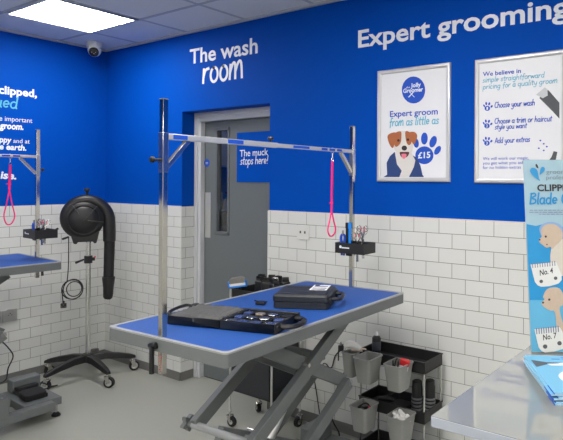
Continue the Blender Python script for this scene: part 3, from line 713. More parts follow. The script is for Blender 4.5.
# closed case
CB = math.radians(26)
cc = thing('clipper_case', 'closed black clipper case with a white label on its lid, far on the table', 'case', wpt(T1, .058, .125, HZ1+.0015), T1[1]+CB)
def puff(mb, w, d, z0, z1, r, inset):
    a = rrect(w, d, r); b = rrect(w-2*inset, d-2*inset, r-inset*.5); n = len(a)
    zz = [z0, z0+(z1-z0)*.75, z1]; rg = [a, a, b]
    v = [(x, y, z) for rr, z in zip(rg, zz) for x, y in rr]
    f = [tuple(range(n-1, -1, -1)), tuple(2*n+i for i in range(n))]
    for l in (0, 1): f += [(l*n+i, l*n+(i+1) % n, (l+1)*n+(i+1) % n, (l+1)*n+i) for i in range(n)]
    mb.add(v, f)
b = MB(); puff(b, .235, .222, 0, .0275, .018, .0); b.build('base_half', M_case, cc, bevel=.002)
b = MB(); puff(b, .241, .228, .029, .0585, .02, .008); b.build('lid', M_case, cc, bevel=.002)
b = MB(); b.box((0, 0, .059), (.2, .185, .002))
for y in (-.05, 0.05): b.box((-.02, y, .0605), (.15, .004, .002))
b.build('lid_panel', M_case, cc, bevel=.001)
lab = MB(); lab.box((.055, .045, .0622), (.075, .12, .0008)); lab.build('paper_label', M_print, cc)
lab = MB()
for y in (.07, .03, .0): lab.box((.055, y, .0627), (.06, .012, .0004))
lab.box((.035, .088, .0627), (.02, .02, .0004)); lab.build('label_print', M_ink_k, cc)
b = MB(); L = spline([(.115, -.05, .032), (.14, -.05, .034), (.158, -.035, .034), (.16, 0.02, .034), (.155, .06, .034), (.14, .072, .034), (.115, .072, .032)], 5); b.tube(L, .0085, 8); b.build('handle', M_black, cc)
b = MB()
for y in (-.085, .095): b.box((.122, y, .03), (.01, .03, .03))
b.build('latch', M_black, cc, bevel=.002)
o_ = thing('comb_attachment', 'small black comb attachment lying on the blue mat between the cases', 'comb attachment', wpt(T1, -.09, -.0, HZ1+.001), T1[1]+.3)
MB().box((0, 0, .006), (.04, .022, .012)).build('body', M_black, o_, bevel=.002)
m = MB()
for q in range(6): m.beam((-.016+q*.0065, .01, .004), (-.016+q*.0065, .03, .009), .003, .004)
m.beam((-.01, 0, .012), (-.03, .004, .016), .006, .004); m.build('teeth', M_black, o_)

# ================================================================== STAND DRYER
DX, DY = .375, -.363
DR = math.radians(60.5)
d = thing('stand_dryer', 'black stand dryer with a round snail-shaped blower in the room corner', 'dryer', (DX, DY, 0), DR)
PX = lambda px, py, y=0.: Vector(((px-86.0)/132.4, y, 1.208+(218-py)/132.4))
hc = Vector((-.033, 0, 1.208))
# snail housing
pts, rad = [], []
for i in range(35):
    a = math.radians(250-250*i/30) if i <= 30 else 0
    if i <= 30:
        tt = i/30; R0 = .119+.055*tt**2.2; pts.append(hc+Vector((R0*math.cos(a), 0, R0*math.sin(a)+.006))); rad.append(.035+.010*tt)
pts += [hc+Vector((.176, 0, -.05)), hc+Vector((.177, 0, -.11)), hc+Vector((.177, 0, -.165)), hc+Vector((.177, 0, -.17))]; rad += [.0455, .0455, .045, .04]
sn = MB(); sn.tube(pts, rad, 18); sn.build('blower_housing', M_black, d)
b = MB(); RX90 = Matrix.Rotation(PI/2, 3, 'X')
b.lathe([(.001, -.06), (.128, -.06), (.14, -.045), (.14, .03), (.125, .045), (.108, .05), (.1, .046), (.085, .058), (.05, .066), (.001, .068)], hc, RX90, 40); b.build('fan_cover', M_black, d)
b = MB()
for a, r0, r1 in ((125, .06, .135), (48, .0, .14), (-8, .03, .135)):
    ca_, sa_ = math.cos(math.radians(a)), math.sin(math.radians(a))
    b.beam(hc+Vector((r0*ca_, -.074, r0*sa_)), hc+Vector((r1*ca_, -.06, r1*sa_)), .007, .014, (0, 1, 0))
b.build('cover_rib', mat('satin_black_rib', (48, 48, 50), .28, var=.05), d, bevel=.002)
b = MB(); b.prism([(-.125, 1.12), (.075, 1.12), (.055, 1.035), (.04, 1.03), (.03, 1.045), (-.07, 1.045), (-.08, 1.03), (-.1, 1.035)], .09, Matrix(((1, 0, 0, 0), (0, 0, -1, .045), (0, 1, 0, 0), (0, 0, 0, 1)))); b.build('mounting_bracket', M_black, d, bevel=.004)
b = MB(); b.cyl((-.012, 0, 1.38), (-.012, 0, 1.425), .009, n=12); b.lathe([(.001, 0), (.014, 0), (.024, .008), (.02, .022), (.001, .026)], (-.012, 0, 1.42), n=10); b.build('tilt_knob', M_black, d)
b = MB(); b.beam((-.2, -.02, 1.15), (-.235, -.03, 1.13), .014, .014); b.beam((-.13, -.02, 1.085), (-.175, -.03, 1.07), .016, .014); b.build('switch_lever', M_black, d, bevel=.002)
L = spline([(.148, 0, 1.055), (.147, 0, .96), (.144, 0, .86), (.141, 0, .77)], 6)
pr = []
pp = []
N = 70
for i in range(N+1):
    z = 1.055-(.295)*i/N; pp.append((.146-.006*i/N, 0, z)); pr.append(.0385+(.0016 if i % 2 else -.0006)-.002*i/N)
MB().tube(pp, pr, 18).build('flexible_hose', M_soft, d)
MB().tube([(.14, 0, .77), (.14, 0, .76), (.139, 0, .69), (.138, 0, .64), (.135, 0, .612), (.133, 0, .6)], [.044, .046, .038, .036, .033, .022], 20).build('nozzle', M_black, d)
# pole
MB().cyl((0, .0, .12), (0, .0, 1.06), .0185, n=24).build('pole', M_chrome, d)
b = MB(); b.cyl((0, 0, .86), (0, 0, .915), .029, n=20); b.cyl((-.03, -.02, .89), (-.085, -.045, .872), .007, .009, n=10); b.box((.03, -.01, .89), (.03, .03, .022)); b.build('height_clamp', M_black, d)
MB().box((.045, -.012, .905), (.012, .012, .01)).build('red_button', M_red, d, bevel=.002)
# star base
b = MB(); b.lathe([(.001, .12), (.05, .125), (.055, .15), (.045, .178), (.024, .184), (.001, .184)], (0, 0, 0), n=24); b.build('base_hub', M_black, d)
for k in range(5):
    a = math.radians(-6-72*k-(6 if k == 1 else 0))-DR; ca_, sa_ = math.cos(a), math.sin(a); r = .315
    if k in (3,): r = .30
    side = Vector((-sa_, ca_, 0)); m = MB(); vs = []
    st = [(.03, .15, .034, .024), (.12, .15, .03, .022), (.22, .135, .026, .019), (.3, .118, .022, .016), (r+.024, .108, .016, .01)]
    for (rr, z, hw, hh) in st:
        c = Vector((rr*ca_, rr*sa_, z))
        for u, v in ((-1, -1), (1, -1), (.7, 1), (-.7, 1)): vs.append(c+side*hw*u+Vector((0, 0, hh*v)))
    fs = [(3, 2, 1, 0), tuple(4*(len(st)-1)+i for i in range(4))]
    for j in range(len(st)-1): fs += [(4*j+i, 4*j+(i+1) % 4, 4*j+4+(i+1) % 4, 4*j+4+i) for i in range(4)]
    m.add(vs, fs); m.build('base_arm', M_black, d, bevel=.004)
    c = Vector((r*ca_, r*sa_, 0)); ha = (-.5, 2.6, .6, 2.2, .2)[k]; hv = Vector((math.cos(ha), math.sin(ha), 0)); hs = Vector((-hv.y, hv.x, 0))
    m = MB(); m.cyl(c+Vector((0, 0, .075)), c+Vector((0, 0, .11)), .01, n=12)
    cw = c+hv*.014
    m.beam(c+hs*.018+Vector((0, 0, .079)), cw+hs*.018+Vector((0, 0, .034)), .003, .03, hv); m.beam(c-hs*.018+Vector((0, 0, .079)), cw-hs*.018+Vector((0, 0, .034)), .003, .03, hv); m.beam(c-hs*.019+Vector((0, 0, .08)), c+hs*.019+Vector((0, 0, .08)), .036, .006)
    cs = m.build('caster', M_steel, d)
    w_ = MB(); w_.cyl(cw-hs*.013+Vector((0, 0, .038)), cw+hs*.013+Vector((0, 0, .038)), .0375, n=24); w_.cyl(cw-hs*.0145+Vector((0, 0, .038)), cw+hs*.0145+Vector((0, 0, .038)), .022, n=20)
    w_.build('wheel', M_soft, cs, bevel=.003)
    w_ = MB(); w_.cyl(cw-hs*.0155+Vector((0, 0, .038)), cw+hs*.0155+Vector((0, 0, .038)), .024, n=20); w_.build('wheel_hub', M_alu, cs)
for ch in d.children:
    if ch.name.split('.')[0] in ('blower_housing', 'fan_cover', 'cover_rib', 'mounting_bracket', 'tilt_knob', 'switch_lever', 'flexible_hose', 'nozzle'): ch.location.z = -.022
# cable
cb = MB(); L = [PX(68.5, 238, -.03)]+[PX(68.6, 250, -.035), PX(68.4, 268, -.035), PX(67.5, 280, -.035)]
cb.tube(spline(L, 5), .0036, 8); 
for q, (rx_, rz_, dx_) in enumerate(((.07, .07, 0), (.065, .073, .006), (.05, .055, .012))):
    c0 = PX(72, 288.5, -.035+.008*q)+Vector((dx_, 0, 0))
    cb.tube([c0+Vector((rx_*math.cos(a), .006*math.sin(a+q), rz_*math.sin(a))) for a in [2*PI*i/36 for i in range(36)]], .0036, 8, closed=True)
cb.tube(spline([PX(66, 281, -.035), PX(63.5, 290, -.035), PX(64, 300, -.035)], 5), .0036, 8); cb.build('power_cable', M_soft, d)
b = MB(); c0 = PX(64.5, 303.5, -.035); b.box(c0, (.04, .03, .034)); b.cyl(c0+Vector((0, 0, .012)), c0+Vector((0, 0, .035)), .008, n=10)
b.build('mains_plug', M_black, d, bevel=.005)
b = MB()
for x, z in ((-.011, -.004), (.011, -.004), (0, .01)): b.box(c0+Vector((x, -.022, z)), (.005, .016, .004))
b.build('plug_pin', M_steel, d)

# ================================================================== TROLLEYS, POTS
def tray_mesh(mb, x0, x1, y0, y1, z0, z1, th=.003):
    cx, cy = (x0+x1)/2, (y0+y1)/2
    mb.box((cx, cy, z0+.003), (x1-x0, y1-y0, .006)); zc_, hh = (z0+z1)/2, z1-z0
    mb.box((cx, y0+th/2, zc_), (x1-x0, th, hh)); mb.box((cx, y1-th/2, zc_), (x1-x0, th, hh)); mb.box((x0+th/2, cy, zc_), (th, y1-y0, hh)); mb.box((x1-th/2, cy, zc_), (th, y1-y0, hh))
    for a, b_, c_, d_ in ((cx, y0, x1-x0, .008), (cx, y1, x1-x0, .008), (x0, cy, .008, y1-y0), (x1, cy, .008, y1-y0)): mb.box((a, b_, z1), (c_+.004 if c_ > .01 else c_, d_+.004 if d_ > .01 else d_, .005))
def caster(parent, c, ha, R=.028, m1=M_steel):
    hv = Vector((math.cos(ha), math.sin(ha), 0)); hs = Vector((-hv.y, hv.x, 0)); c = Vector(c); cw = c+hv*.016+Vector((0, 0, R))
    m = MB(); m.cyl(c+Vector((0, 0, R*2+.006)), c+Vector((0, 0, R*2+.03)), .008, n=12); m.beam(c-hs*.017+Vector((0, 0, R*2+.007)), c+hs*.017+Vector((0, 0, R*2+.007)), .03, .005)
    for s in (-1, 1): m.beam(c+hs*.017*s+Vector((0, 0, R*2+.006)), cw+hs*.017*s, .003, .02, hv)
    cs = m.build('caster', m1, parent)
    w_ = MB(); w_.cyl(cw-hs*.011, cw+hs*.011, R-.0005, n=24); w_.build('wheel', M_soft, cs, bevel=.003)
    w_ = MB(); w_.cyl(cw-hs*.0125, cw+hs*.0125, R*.45, n=16); w_.build('wheel_hub', M_alu, cs)
tr = thing('storage_trolley', 'slim black three-tier trolley against the tiled wall, hung with grey pots', 'trolley', (2.97, -.146, 0))
tw, td = .392, .19
for i, z in enumerate((.6, .354, .108)):
    m = MB(); tray_mesh(m, -tw/2, tw/2, -td/2, td/2, z-.06, z-.0025); m.build('tray', M_blackm, tr, weld=False, bevel=.0008)
for x in (-1, 1):
    for y in (-1, 1):
        MB().cyl((x*(tw/2-.006), y*(td/2-.006), .06), (x*(tw/2-.006), y*(td/2-.006), .595), .0052, n=12).build('pole', M_chrome, tr)
        caster(tr, (x*(tw/2-.006), y*(td/2-.006), -.0), .4+x+y*2, .022)
bt = thing('storage_trolley', 'black three-tier trolley in front of the grey door', 'trolley', (2.055, -.205, 0))
bw, bd = .33, .235
for i, z in enumerate((.832, .55, .265)):
    m = MB(); hh = (.075, .09, .05)[i]; tray_mesh(m, -bw/2, bw/2, -bd/2, bd/2, z-hh, z-.0025); m.build('tray', M_blackm, bt, weld=False, bevel=.0008)
MB().box((-.004, -bd/2-.004, .50), (bw-.02, .004, .55)).build('side_panel', mat('dark_grey_fabric_panel', (40, 42, 46), .7, var=.1), bt)
for x in (-1, 1):
    for y in (-1, 1):
        MB().cyl((x*(bw/2+.006), y*(bd/2+.006), .075), (x*(bw/2+.006), y*(bd/2+.006), .83), .0065, n=12).build('pole', M_alu, bt)
        caster(bt, (x*(bw/2+.006), y*(bd/2+.006), 0), 2.4+x+y*1.3, .03)
def cup(label, loc, w, d_, h, rz=0, taper=.74, group='pale grey hanging pots', lean=0):
    t = thing('hanging_pot', label, 'pot', loc, rz, group); t.rotation_euler = (lean, 0, rz)
    def loop(w_, dd, z, r): return [(x, y, z) for x, y in rrect(w_, dd, r, 4)]
    th = .0028
    L = [loop(w*taper, d_*taper, 0, .014), loop(w*.99, d_*.99, h-.006, .016), loop(w+.006, d_+.006, h-.005, .018), loop(w+.006, d_+.006, h, .018), loop(w-2*th, d_-2*th, h, .013), loop(w*taper-2*th, d_*taper-2*th, th, .011)]
    n = len(L[0]); m = MB(); fs = [tuple(range(n-1, -1, -1)), tuple(5*n+i for i in range(n))]
    for l in range(5): fs += [(l*n+i, l*n+(i+1) % n, (l+1)*n+(i+1) % n, (l+1)*n+i) for i in range(n)]
    m.add([v for l in L for v in l], fs); m.build('pot_body', M_pot, t)
    m = MB(); m.box((0, d_/2+.004, h-.008), (.03, .012, .016)); m.build('hook', M_pot, t, bevel=.002)
    return t
FRY = -.241-.009
PW, PD_, PH = .102, .13, .128
c1 = (2.882, FRY-PD_/2-.003, .595-PH+.006)
c2 = (3.062, FRY-PD_/2-.003, .595-PH+.006)
cup('empty pale grey pot hanging on the top tier of the trolley', c1, PW, PD_, PH)
cup('pale grey pot on the top tier holding a red-tipped brush', c2, PW, PD_, PH)
c3 = (2.860, FRY-PD_/2-.003, .347-PH+.006); c4 = (3.078, FRY-PD_/2-.003, .347-PH+.006)
cup('pale grey pot on the middle tier filled with dark cables', c3, PW, PD_, PH)
cup('pale grey pot on the middle tier filled with white tissues', c4, PW, PD_, PH)
c0 = (2.738, -.268, .585-PH)
cup('pale grey pot on the left end of the trolley holding a white hand tool', c0, .075, .075, PH, PI/2*-1)
# contents
o_ = thing('slicker_brush', 'brush with a red and white head standing in the right top pot', 'brush', (c2[0]+.004, c2[1]+.01, c2[2]+.006)); o_.rotation_euler = (.1, .2, .3)
MB().beam((0, 0, -.005), (0, 0, .085), .02, .012).build('handle', M_black, o_, bevel=.003)
MB().box((0, 0, .1), (.045, .022, .032)).build('white_head', M_print, o_, bevel=.003)
MB().box((0, 0, .13), (.046, .024, .03)).build('red_tip', M_red, o_, bevel=.003)
o_ = thing('cable_loop', 'looped dark cable in the pot beside the red-tipped brush', 'cable', (c2[0]-.022, c2[1]+.01, c2[2]+.02))
MB().tube(spline([(-.01, 0, 0), (-.018, .02, .07), (-.012, .03, .112), (.008, .01, .1), (.012, -.01, .06), (.0, -.02, .09), (-.01, -.01, .11), (-.014, .0, .05), (0, 0, .01)], 6), .003, 8).build('cord', M_soft, o_)
for k in range(3):
    o_ = thing('cable_coil', 'dark coiled cable in the left middle-tier pot', 'cable', (c3[0]+(-.012, .014, 0)[k], c3[1]+(.015, -.01, .0)[k], c3[2]+.082+.012*k), k, 'dark cables in the middle-tier pot')
    MB().tube([(.026*math.cos(a)*(1+.15*math.sin(3*a+k)), .03*math.sin(a), .006*math.sin(2*a+k)+.004*k) for a in [2*PI*i/30 for i in range(30)]], .0042, 8, closed=True).build('cord', M_soft, o_)
o_ = thing('small_plug', 'small dark plug with a red end on the cables in the pot', 'plug', (c3[0]+.012, c3[1]-.02, c3[2]+.118)); MB().beam((0, 0, 0), (.02, .01, .004), .01, .01).build('body', M_black, o_, bevel=.002); MB().beam((.02, .01, .004), (.026, .013, .005), .009, .009).build('red_end', M_red, o_)
for k in range(9):
    random.seed(40+k); a = k*2.4; r = .008+.026*(k/9)**.5
    m = MB(); n = 6; vs = []; fs = []
    for j in range(n+1):
        for i in range(n+1):
            u, v = i/n-.5, j/n-.5
            vs.append((u*.04, v*.035, .02*math.sin(3.2*u+k)*math.cos(4*v+k*.7)+random.uniform(-.004, .004)))
    for j in range(n):
        for i in range(n): q = j*(n+1)+i; fs.append((q, q+1, q+n+2, q+n+1))
    m.add(vs, fs)
    o_ = m.build('crumpled_tissue', M_tissue, ang=70, loc=(c4[0]+r*math.cos(a)*.9, c4[1]+r*math.sin(a)*1.2, c4[2]+.095+.012*((k*5) % 3)))
    o_.rotation_euler = (random.uniform(-.9, .9), random.uniform(-.9, .9), a)
    sd = o_.modifiers.new('thick', 'SOLIDIFY'); sd.thickness = .0012
    tag(o_, 'crumpled white tissue in the right middle-tier pot', 'tissue', 'white tissues in the pot')
random.seed(11)
o_ = thing('hand_tool', 'cream and white hand tool lying over the left end pot', 'hand tool', (c0[0]+.005, c0[1]-.0, c0[2]+PH+.004), .6)
m = MB(); m.tube(spline([(-.035, 0, .022), (-.02, 0, .035), (0, 0, .036), (.02, 0, .026), (.045, 0, .012)], 5), [.014+.006*math.sin(PI*i/20) for i in range(21)], 12); m.build('body', M_tissue, o_)
m = MB(); m.tube([(.0, 0, .012), (.05, .0, .008), (.078, .0, .006)], [.011, .012, .008], 12); m.build('cream_handle', mat('cream_plastic', (224, 206, 186), .45), o_)
o_ = thing('small_clamp', 'small black clamp hooked over the left end pot', 'clamp', (c0[0]-.035, c0[1]-.04, c0[2]+PH-.035), .2)
MB().tube([(0, -.03, 0), (0, -.03, .05), (0, .015, .052), (0, .03, .06)], .0035, 8).build('hook', M_black, o_); MB().box((0, .0, .06), (.02, .035, .03)).build('jaw', M_black, o_, bevel=.004)
o_ = thing('spray_bottle', 'small black bottle with white cap on the left of the top tray', 'bottle', (2.81, -.13, .5465))
MB().lathe([(.001, 0), (.0225, 0), (.024, .004), (.024, .092), (.018, .102), (.009, .106), (.001, .106)], n=26).build('body', M_black, o_); MB().lathe([(.001, .104), (.0085, .104), (.0085, .118), (.004, .128), (.001, .129)], n=16).build('cap', M_print, o_)
m = MB(); m.lathe([(.0243, .03), (.0246, .031), (.0246, .075), (.0243, .076)], n=26); m.build('label', mat('dim_grey_label', (70, 74, 84), .5), o_)
for k, (x, y, h, lb) in enumerate(((3.118, -.095, .165, 'black bottle with grey stripes, nearest the right end of the middle tray'), (3.062, -.13, .16, 'black bottle with grey stripes behind the front pole on the middle tray'))):
    o_ = thing('striped_bottle', lb, 'bottle', (x, y, .3005)); r = .0265
    MB().lathe([(.001, 0), (r, 0), (r+.001, .004), (r+.001, h-.03), (r-.001, h-.026), (r-.001, h-.004), (r-.006, h), (.001, h)], n=26).build('body', M_black, o_)
    m = MB()
    for q in range(4):
        z = .012+q*.018; m.lathe([(r+.0012, z), (r+.0022, z+.001), (r+.0022, z+.009), (r+.0012, z+.01)], n=26)
    m.build('grey_band', mat('grey_band_plastic', (120, 122, 124), .4), o_)
o_ = thing('tangled_tool', 'small black tool with a curled cord on the middle tray', 'tool', (2.87, -.12, .3005), .3)
MB().tube([(-.05, 0, .014), (.0, .01, .018), (.05, 0, .016)], [.012, .016, .012], 10).build('body', M_black, o_); MB().tube(spline([(.05, 0, .016), (.07, .02, .03), (.04, .035, .045), (.0, .03, .03), (.02, .0, .04), (.05, .0, .06)], 6), .0028, 7).build('cord', M_soft, o_)
o_ = thing('black_towel', 'folded black cloth lying in the middle tray of the trolley', 'cloth', (2.97, -.13, .3005))
MB().prism(rrect(.1, .1, .02), .022).build('folded_cloth', M_soft, o_, bevel=.008, seg=3)

# things on the black trolley by the door
o_ = thing('deshedding_brush', 'blue-rimmed grooming brush at the left of the door trolley', 'brush', (1.925, -.285, .7505), .62); o_.rotation_euler = (.25, -.12, .62)
FA = math.radians(8)
MB().box((0, 0, .06), (.03, .02, .08)).build('handle', M_black, o_, bevel=.003)
m = MB(); m.box((0, 0, .104), (.112, .022, .012)); m.box((-.052, 0, .12), (.008, .022, .036)); m.box((.052, 0, .12), (.008, .022, .036)); m.build('blue_rim', M_lblue, o_, bevel=.002)
m = MB(); m.box((0, 0, .117), (.094, .02, .016)); m.build('white_pad', M_print, o_)
m = MB(); m.prism([(-.047, .125), (.047, .125), (.05, .15), (.03, .162), (-.03, .158), (-.048, .145)], .018, Matrix(((1, 0, 0, 0), (0, 0, -1, .009), (0, 1, 0, 0), (0, 0, 0, 1)))); m.build('bristle_block', mat('grey_bristle', (120, 118, 114), .8, var=.3, bump=.8, scale=300), o_)
for k, (x, y, rz) in enumerate(((1.985, -.165, .2), (2.05, -.145, .5), (2.115, -.15, -.2), (2.03, -.225, .1), (2.175, -.16, .9), (2.1, -.24, .4), (2.165, -.245, -.3))):
    o_ = thing('hand_clipper', ('black hand clipper %s on the door trolley' % ('left of the pile', 'at the back of the pile', 'at the right of the pile', 'at the front of the pile', 'at the far right of the pile', 'in the middle of the pile', 'at the front right corner of the pile')[k]), 'clipper', (x, y, .7635+.0), rz, 'black clippers piled on the door trolley')
    MB().box((0, 0, .06), (.056, .05, .12)).build('body', M_black, o_, bevel=.01, seg=3)
    MB().box((0, 0, .126), (.04, .034, .013)).build('blade_head', M_blackm, o_, bevel=.002)
    m = MB()
    for q in range(6): m.box((-.016+q*.0064, -.004, .138), (.0032, .026, .014))
    m.build('teeth', M_black, o_)
o_ = thing('round_tin', 'small silver tin among the black clippers on the door trolley', 'tin', (2.13, -.2, .7635))
MB().lathe([(.001, 0), (.018, 0), (.018, .138), (.015, .143), (.001, .144)], n=20).build('body', M_steel, o_)
o_ = thing('storage_box', 'black lidded box filling the middle tier of the door trolley', 'box', (2.055, -.205, .4665), 0, 'black boxes in the door trolley')
m = MB(); tray_mesh(m, -.15, .15, -.1, .1, 0, .22); m.build('box_body', M_case, o_, weld=False); MB().box((0, 0, .228), (.306, .206, .01)).build('box_lid', M_black, o_, bevel=.003)
b2_ = copy_tree(o_); b2_.location = (2.055, -.205, .2215); b2_['label'] = 'black lidded box filling the bottom tier of the door trolley'

# ================================================================== SOCKETS, CABLES, PEDAL, SECURITY CAMERA
def socket(name, label, loc, axis, m, w=.098, h=.086, plug=False, g=None):
    t = thing(name, label, 'socket', loc, g and 0 or 0, g)
    t.rotation_euler = (0, 0, 0 if axis == 'B' else PI/2)
    MB().box((0, -.0045, 0), (w, .009, h)).build('face_plate', m, t, bevel=.002)
    s = MB()
    for x in (-.018, .018) if axis == 'B' else (-.011, .011): s.box((x, -.0092, 0.002), (.006 if axis == 'A' else .013, .001, .006 if axis == 'A' else .015))
    if axis == 'A': s.box((0, -.0092, .014), (.005, .001, .009))
    s.build('socket_hole', mat('socket_shadow_grey', (80, 80, 80), .5), t)
    s = MB(); s.box((.022, -.0105, .03), (.012, .003, .014)); s.build('switch', m, t, bevel=.001)
    return t
socket('wall_socket', 'white square socket on the tiles right of the door', (2.185, -.008, 1.166), 'B', M_socket)
socket('wall_socket', 'grey metal socket low on the left wall tiles, nothing plugged in', (.008, -.75, .49), 'A', M_grey_socket)
socket('wall_socket', 'grey metal socket low on the left wall tiles with a black plug in it', (.008, -.85, .489), 'A', M_grey_socket)
o_ = thing('mains_cable', 'black plug and cable running down from the left wall socket', 'cable', (0, 0, 0))
MB().box((.035, -.853, .485), (.03, .05, .05)).build('plug', M_black, o_, bevel=.008)
L = [(.045, -.853, .45), (.05, -.85, .40), (.1, -.85, .35), (.17, -.83, .30), (.2, -.81, .24), (.22, -.85, .17), (.3, -.9, .12), (.42, -1.0, .145)]
MB().tube(spline(L, 8), .0045, 8).build('cord', M_soft, o_)
o_ = thing('foot_pedal', 'black twin foot pedal on the base of the left-hand table', 'foot pedal', wpt(T2, -.1, .565, .1235), T2[1]+.0)
for s in (-1, 1):
    MB().prism(rrect(.11, .13, .025), .036, Matrix.Translation((s*.075, -.01*s, .006)) @ Matrix.Rotation(.12*s, 4, 'Y')).build('pedal', M_soft, o_, bevel=.006, seg=3)
MB().box((0, 0, .012), (.25, .12, .024)).build('pedal_base', M_black, o_, bevel=.004)
m = MB(); m.tube(spline([(.04, .05, .02), (.06, .1, .03), (.03, .16, .02), (-.05, .15, .0), (-.09, .12, .02), (-.1, .05, .03)], 6), .004, 8); m.build('pedal_cord', M_soft, o_)
o_ = thing('wall_cable', 'thin black cable looping over the tiles beside the trolley', 'cable', (0, 0, 0))
L = [(2.60, -.17, .59), (2.575, -.12, .52), (2.53, -.04, .50), (2.487, -.016, .487), (2.443, -.014, .448), (2.42, -.014, .38), (2.399, -.014, .368), (2.375, -.014, .385), (2.353, -.014, .383), (2.33, -.014, .345), (2.30, -.014, .335), (2.285, -.014, .36), (2.32, -.014, .375), (2.31, -.014, .33), (2.28, -.014, .30), (2.30, -.014, .2), (2.36, -.05, .06), (2.45, -.16, .006), (2.6, -.2, .006)]
MB().tube(spline(L, 7), .003, 7).build('cord', M_soft, o_)
o_ = thing('floor_cable', 'black cable curling down to the floor at the left end of the trolley', 'cable', (0, 0, 0))
L = [(2.63, -.16, .47), (2.62, -.18, .4), (2.6, -.24, .3), (2.62, -.27, .2), (2.66, -.26, .12), (2.58, -.25, .03), (2.48, -.3, .008), (2.38, -.33, .008), (2.28, -.36, .008)]
MB().tube(spline(L, 7), .004, 7).build('cord', M_soft, o_)
sc = thing('security_camera', 'white dome security camera on the ceiling in the room corner', 'camera', (.17, -.205, CEIL))
MB().lathe([(.001, 0), (.062, 0), (.062, -.03), (.058, -.042), (.001, -.045)], n=30).build('ceiling_base', M_socket, sc)
MB().sphere((0, 0, -.062), .05, (1, 1, 1), 20).build('housing', M_socket, sc)
vd = (Vector((4.1, -3.1, .2))-Vector((.2, -.235, 2.5))).normalized()
q_ = vd.to_track_quat('Z', 'Y').to_matrix(); c_ = Vector((0, 0, -.064))
MB().lathe([(.001, .0), (.036, .0), (.036, .046), (.03, .053), (.001, .056)], c_, q_, 26).build('lens_window', mat('dark_camera_glass', (12, 14, 20), .12), sc)
m = MB()
for x, y in ((-.014, 0), (.014, 0), (0, -.014)): m.sphere(c_+q_ @ Vector((x, y, .054)), .0045, n=8)
m.build('infrared_led', M_steel, sc)

# ================================================================== COUNTER, DISPLAY CARD, LEAFLETS
CX0, CY0, CH = 4.112, -1.982, 1.148
ct = thing('reception_counter', 'glossy pale grey counter at the right front corner', 'counter', (CX0, CY0, 0))
cw, cl_ = .95, 1.15
MB().box((cw/2, cl_/2, CH-.0085), (cw, cl_, .015)).build('edge_band', M_counter_e, ct, bevel=.001)
MB().box((cw/2, cl_/2, CH-.0005), (cw-.001, cl_-.001, .001)).build('worktop', M_counter, ct)
MB().box((cw/2+.06, cl_/2+.05, (CH-.016)/2+.04), (cw-.2, cl_-.22, CH-.096)).build('cabinet_body', M_white, ct, bevel=.003)
MB().box((cw/2+.06, cl_/2+.05, .04), (cw-.26, cl_-.28, .08)).build('plinth', M_skirt, ct)
# display card
A0 = Vector((4.132, -1.595, CH)); lean = .063/.389
up = (Vector((0, 0, 1))+FV*lean).normalized()
nrm = RV.cross(up).normalized()
if nrm.dot(FV) > 0: nrm = -nrm
DW, DH = .142, .3915
dc = thing('display_card', 'tall blue card about clipper blades with two cream poodles, on the counter', 'display card', A0)
Mx = Matrix.Identity(4)
for i in range(3): Mx[i][0], Mx[i][1], Mx[i][2] = RV[i], up[i], nrm[i]
m = MB(); m.prism([(0, .002), (DW, .002), (DW, DH), (0, DH)], -.004, Mx); bd_ = m.build('card', mat('pale_blue_print', (142, 172, 186), .4, var=.03, scale=8), dc)
m = MB(); Ms = Mx.copy()
def Q(a, b_, c_): return RV*a+up*b_-nrm*c_
m.add([Q(.03, .25, .004), Q(.11, .25, .004), Q(.11, .012, .075), Q(.03, .012, .075), Q(.03, .25, .007), Q(.11, .25, .007), Q(.11, .012, .078), Q(.03, .012, .078)], [(0, 1, 2, 3), (7, 6, 5, 4), (0, 4, 5, 1), (1, 5, 6, 2), (2, 6, 7, 3), (3, 7, 4, 0)])
for v in m.bm.verts: v.co.z = max(v.co.z, .001)
m.build('easel_strut', M_print, dc)
pc = Plane(A0, RV, up, nrm); pc.to3 = lambda a, b_, e: RV*a+up*b_+nrm*(e+.0002)
def dart(pts, name, m, e, smooth=True, f=None): return poly_on(pc, [f(*p) for p in (blob(pts) if smooth else pts)], name, m, bd_, e)
f3 = lambda x, y: (520+x/12.58, 155+y/12.58); f4 = lambda x, y: (520+x/12.58, 185+y/12.58); f5 = lambda x, y: (520+x/12.58, 215+y/12.58)
f6 = lambda x, y: (520+x/11, 250+y/11); f7 = lambda x, y: (520+x/11, 285+y/11); f8 = lambda x, y: (515+x/8.79, 320+y/8.79)
m_wat = mat('deep_water_blue_print', (8, 130, 186), .4, var=.1, scale=30); m_mid = mat('sky_blue_print', (84, 160, 196), .4, var=.04); m_cream = mat('cream_fur_print', (176, 158, 140), .5, var=.08, scale=120); m_cream2 = mat('pale_cream_fur_print', (186, 180, 170), .5, var=.06, scale=120)
a_, b_ = pc.st(526, 224); z1 = pc.st(527.5, 300)[1]; z2 = .003
m = MB(); m.add([pc.to3(*p, E1*.5) for p in ((.0008, z1), (DW-.001, z1), (DW-.001, b_+.01), (.09, b_-.012), (.05, b_+.004), (.02, b_-.004), (.0008, b_))], [tuple(range(7))]); build_flat(m, 'water_art', m_wat, bd_)
m = MB(); m.add([pc.to3(*p, E1*.5) for p in ((.0008, z2), (DW-.001, z2), (DW-.001, z1), (.0008, z1))], [(0, 1, 2, 3)]); build_flat(m, 'sky_art', m_mid, bd_)
for pts in ([(165, 165), (205, 180), (225, 230), (235, 290), (250, 326), (200, 295), (150, 250), (124, 205), (135, 172)], [(285, 150), (308, 165), (305, 200), (280, 225), (246, 250), (250, 200), (262, 162)]): dart(pts, 'drop_art', m_wat, E1, True, f3)
